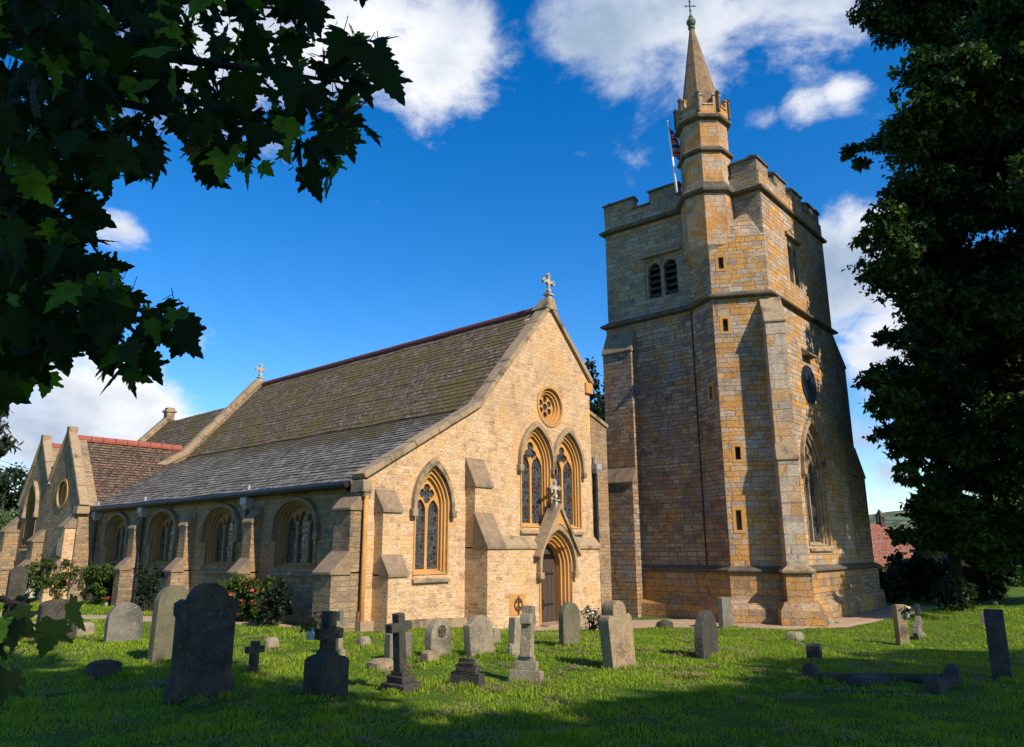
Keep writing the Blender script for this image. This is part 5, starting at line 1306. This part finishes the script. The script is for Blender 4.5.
for k, (px, py, d, w, lab) in enumerate(((1000, 505, 62, 4.2, 'dark tree beyond the hedge, behind the big trunk'), (1050, 490, 60, 5.0, 'dark tree beyond the hedge at the right edge'), (955, 525, 66, 3.4, 'dark tree beyond the archway left of the big trunk'))):
    small_tree(lab, px, py, d, w, 7, 'dark_shrub_leaf', .42, 60, 80+k, n=16, group='trees beyond the tower')
# ------------------------------------------------------------------ grass blades
def blades(n_b, seed):
    rg = np.random.default_rng(seed)
    r_ = 3.2*np.exp(rg.uniform(0, 1, n_b)*math.log(36/3.2)); a = yaw+rg.uniform(-R(46), R(46), n_b)
    x = r_*np.cos(a); y = r_*np.sin(a)
    keep = ~((x > X0-.1) & (y > Y0-.35)) & ~((x > 22.4) & (y > 8.6)) & ~((x > XT-.1) & (y > YT-.1))
    for Lp, Rp in (PATH1, PATH2):
        poly = list(Lp)+list(Rp)[::-1]; ins = np.zeros(n_b, bool); j = len(poly)-1
        for i in range(len(poly)):
            xi, yi = poly[i]; xj, yj = poly[j]
            ins ^= ((yi > y) != (yj > y)) & (x < (xj-xi)*(y-yi)/(yj-yi+1e-9)+xi); j = i
        keep &= ~ins
    x, y, r_ = x[keep], y[keep], r_[keep]; k = len(x)
    t = np.clip((x-9.3)/(20.5-9.3), 0, 1); z = -0.56*t*t*(3-2*t)+0.025*np.sin(x*1.3+y*.7)*np.sin(y*.9-x*.4)
    tuft = (np.sin(x*2.1+1.7*np.sin(y*1.3))*np.sin(y*2.7+1.3*np.sin(x*1.9))+np.sin(x*7.3+y*3.1)*np.sin(y*6.1-x*2.2)*.6)
    h = (.015+.020*rg.uniform(0, 1, k))*(1+.8*np.clip(tuft, -.9, 1.6))*(1+.025*r_)
    w = .0035*(1+.14*r_)
    aa = rg.uniform(0, 2*math.pi, k); lean = rg.uniform(.1, 1.1, k)*h; la = rg.uniform(0, 2*math.pi, k)
    v = np.empty((k, 3, 3), np.float32)
    v[:, 0] = np.stack([x-np.cos(aa)*w, y-np.sin(aa)*w, z-.012], 1); v[:, 1] = np.stack([x+np.cos(aa)*w, y+np.sin(aa)*w, z-.012], 1)
    v[:, 2] = np.stack([x+np.cos(la)*lean, y+np.sin(la)*lean, z+h], 1)
    me = bpy.data.meshes.new('grass'); me.vertices.add(k*3); me.vertices.foreach_set('co', v.ravel())
    me.loops.add(k*3); me.loops.foreach_set('vertex_index', np.arange(k*3, dtype=np.int32))
    me.polygons.add(k); me.polygons.foreach_set('loop_start', np.arange(0, k*3, 3, dtype=np.int32)); me.polygons.foreach_set('loop_total', np.full(k, 3, np.int32))
    me.update(); me.materials.append(M['blade']); o = bpy.data.objects.new('grass', me); COL.objects.link(o); return o
tag(blades(420000, 4), kind='stuff')

# raked clippings left on the lawn, and taller unmown tufts round the stones
def straw(n_c, seed, name, mat, centres=None, tall=1.0):
    rg = np.random.default_rng(seed); V = []; Fc = []
    if centres is None:
        centres = []
        while len(centres) < n_c:
            r_ = 4.0*math.exp(rg.uniform(0, 1)*math.log(24/4.0)); a = yaw+rg.uniform(-R(42), R(42)); x, y = r_*math.cos(a), r_*math.sin(a)
            if (x > X0-.3 and y > Y0-.6) or (x > 20 and y > 8): continue
            centres.append((x, y, rg.uniform(.05, .16)*(1+.02*r_)))
    for x, y, s_ in centres:
        for _ in range(int(60*tall if tall > 1 else 46)):
            px_, py_ = x+rg.normal()*s_, y+rg.normal()*s_*.8; z = gz(px_, py_); a = rg.uniform(0, 6.28); l = rg.uniform(.03, .09); w_ = .004+.0007*math.hypot(x, y)
            zz = z+(rg.uniform(.015, .06) if tall == 1 else 0); o = len(V)
            if tall == 1: tipv = (px_+math.cos(a)*l, py_+math.sin(a)*l, zz+rg.uniform(-.02, .03))
            else: tipv = (px_+math.cos(a)*.03, py_+math.sin(a)*.03, z+rg.uniform(.03, .085))
            V += [(px_-math.sin(a)*w_, py_+math.cos(a)*w_, zz), (px_+math.sin(a)*w_, py_-math.cos(a)*w_, zz), tipv]; Fc.append((o, o+1, o+2))
    me = bpy.data.meshes.new(name); me.from_pydata(V, [], Fc); me.materials.append(mat); o = bpy.data.objects.new(name, me); COL.objects.link(o); return tag(o, kind='stuff')
straw(340, 21, 'grass_clippings', simple('dry_cut_grass', (.20, .15, .07), .9, .5, 30))
cs_ = []
for o in [q for q in bpy.data.objects if q.get('category') in ('gravestone', 'cross', 'stone', 'pedestal', 'grave')]:
    p = o.location; w_ = .25
    rgx = random.Random(len(cs_))
    for _ in range(7): cs_.append((p.x+rgx.uniform(-.35, .35), p.y+rgx.uniform(-.22, .05), .055))
straw(0, 22, 'grass_tufts', M['blade'], cs_, 1.01)
# ------------------------------------------------------------------ sycamore bough close overhead
HALF = [(0, 0), (.10, -.04), (.22, -.10), (.34, -.02), (.30, .06), (.40, .10), (.52, .22), (.43, .24), (.36, .30), (.46, .38), (.56, .40), (.62, .52), (.52, .53), (.42, .50), (.36, .52), (.24, .50), (.27, .62), (.20, .66), (.22, .78), (.12, .84), (.10, .93), (0, 1.08)]
LEAF = HALF + [(-x, y) for x, y in HALF[-2:0:-1]]
def sycamore(poly_list, seed):
    rg = np.random.default_rng(seed); V = []; Fc = []
    nl = len(LEAF); L2 = np.array(LEAF)-[0, .35]
    def leaf(p, tip, nrm, s):
        tip = tip/np.linalg.norm(tip); nrm = nrm-tip*(nrm@tip); nrm /= np.linalg.norm(nrm)+1e-9; sd = np.cross(tip, nrm)
        cv = rg.uniform(.05, .22); fo = rg.uniform(-.18, .28); o = len(V)
        def pt(x, y): return p+(sd*x+tip*(y+.35)+nrm*(-cv*(y+.35)**2*.6+fo*abs(x)-cv*.7*x*x))*s
        V.append(pt(0, 0))
        for x, y in L2: V.append(pt(x*rg.uniform(.95, 1.05), y))
        for i in range(nl): Fc.append((o, o+1+i, o+1+(i+1) % nl))
    pet = MB()
    for poly, n_l, d0, d1, s0, s1 in poly_list:
        xs = [q[0] for q in poly]; ys = [q[1] for q in poly]; k = 0
        while k < n_l:
            px, py = rg.uniform(min(xs), max(xs)), rg.uniform(min(ys), max(ys))
            if not in_poly(px, py, poly): continue
            k += 1; p = np.array(at_px(px, py, rg.uniform(d0, d1)))
            tip = rg.normal(size=3)*.55+np.array([0, 0, -.95])+np.array(rt)*rg.uniform(-.2, .6)
            nrm = np.array([0, 0, 1.0])*rg.uniform(.1, .9)+np.array(-fw)*rg.uniform(.2, 1.0)+rg.normal(size=3)*.45
            s = rg.uniform(s0, s1); leaf(p, tip, nrm, s)
            tn = tip/np.linalg.norm(tip); st = p-tn*.02; e = st-tn*s*rg.uniform(.15, .35)+np.array([0, 0, .01])+rg.normal(size=3)*.02
            pet.tube([st, e], .0018, 4, False)
    return V, Fc, pet
SYX, SYY = -3.2, 2.8
syc = thing('sycamore_tree', 'sycamore with large lobed dark leaves hanging across the top left', 'tree', (SYX, SYY, 0), 'churchyard trees')
UP = [(-40, -60), (420, -60), (330, -5), (318, 20), (395, 45), (405, 60), (368, 75), (382, 150), (345, 130), (338, 185), (282, 180), (255, 165), (240, 175), (205, 180), (185, 130), (165, 140), (150, 175), (120, 165), (95, 185), (80, 150), (60, 190), (-40, 230)]
LO = [(-40, 180), (55, 190), (85, 215), (95, 255), (130, 280), (165, 300), (195, 318), (180, 345), (150, 335), (150, 365), (118, 372), (90, 345), (55, 380), (30, 360), (10, 395), (-40, 390)]
TW = [(-30, 595), (20, 600), (62, 592), (78, 612), (52, 622), (25, 625), (-30, 640)]
TW2 = [(-10, 655), (8, 658), (10, 680), (-10, 690)]
PL = [(UP, 500, 2.6, 4.8, .09, .17), (UP, 170, 2.8, 4.2, .10, .16), (LO, 330, 2.6, 4.4, .09, .16), ([(-40, -60), (200, -60), (130, 110), (90, 200), (60, 330), (-40, 390)], 400, 3.2, 6.0, .12, .19), (TW, 12, 1.9, 2.3, .075, .11), (TW2, 3, 1.5, 1.7, .06, .085)]
V, Fc, pet = sycamore(PL, 5)
off = np.array(syc.location)
me = bpy.data.meshes.new('crown'); me.from_pydata([tuple(v-off) for v in V], [], Fc); me.materials.append(M['sycamore_leaf']); uvl = me.uv_layers.new(name='UVMap')
o = bpy.data.objects.new('crown', me); COL.objects.link(o); o.parent = syc
b = MB(); b.tube([(SYX, SYY, -.3), (SYX, SYY, .4), (SYX+.2, SYY, 2.5), (SYX+.1, SYY+.2, 5), (SYX, SYY, 8.5)], [.42, .32, .27, .2, .05], 12); b.build('trunk', M['bark'], syc, clean=False, smooth=True)
b = pet; s0 = Vector((SYX+.15, SYY, 3.2))
def bough(pts, r0, r1):
    P = [Vector(p) for p in pts]; n_ = len(P); b.tube(P, [r0+(r1-r0)*i/(n_-1) for i in range(n_)], 6)
ends = [((40, 40, 4.2), (150, 55, 3.8), (260, 70, 3.5), (360, 85, 3.4)), ((20, 90, 4.4), (110, 100, 4.0), (200, 120, 3.7), (290, 140, 3.5)), ((-10, 210, 4.2), (60, 250, 3.8), (120, 300, 3.5), (170, 325, 3.4)), ((0, 130, 4.6), (30, 240, 4.0), (50, 330, 3.8)), ((60, -20, 4.5), (180, 0, 4.0), (300, 10, 3.8))]
ends.append(((-140, 300, 3.2), (-120, 500, 2.4), (-40, 590, 2.2), (30, 606, 2.1)))
for e in ends:
    P = [s0]+[at_px(*q) for q in e]; bough([P[0], P[0].lerp(P[1], .5)+Vector((0, 0, .15))]+P[1:], .06, .004)
b.build('limbs', M['bark'], syc, clean=False, smooth=True)
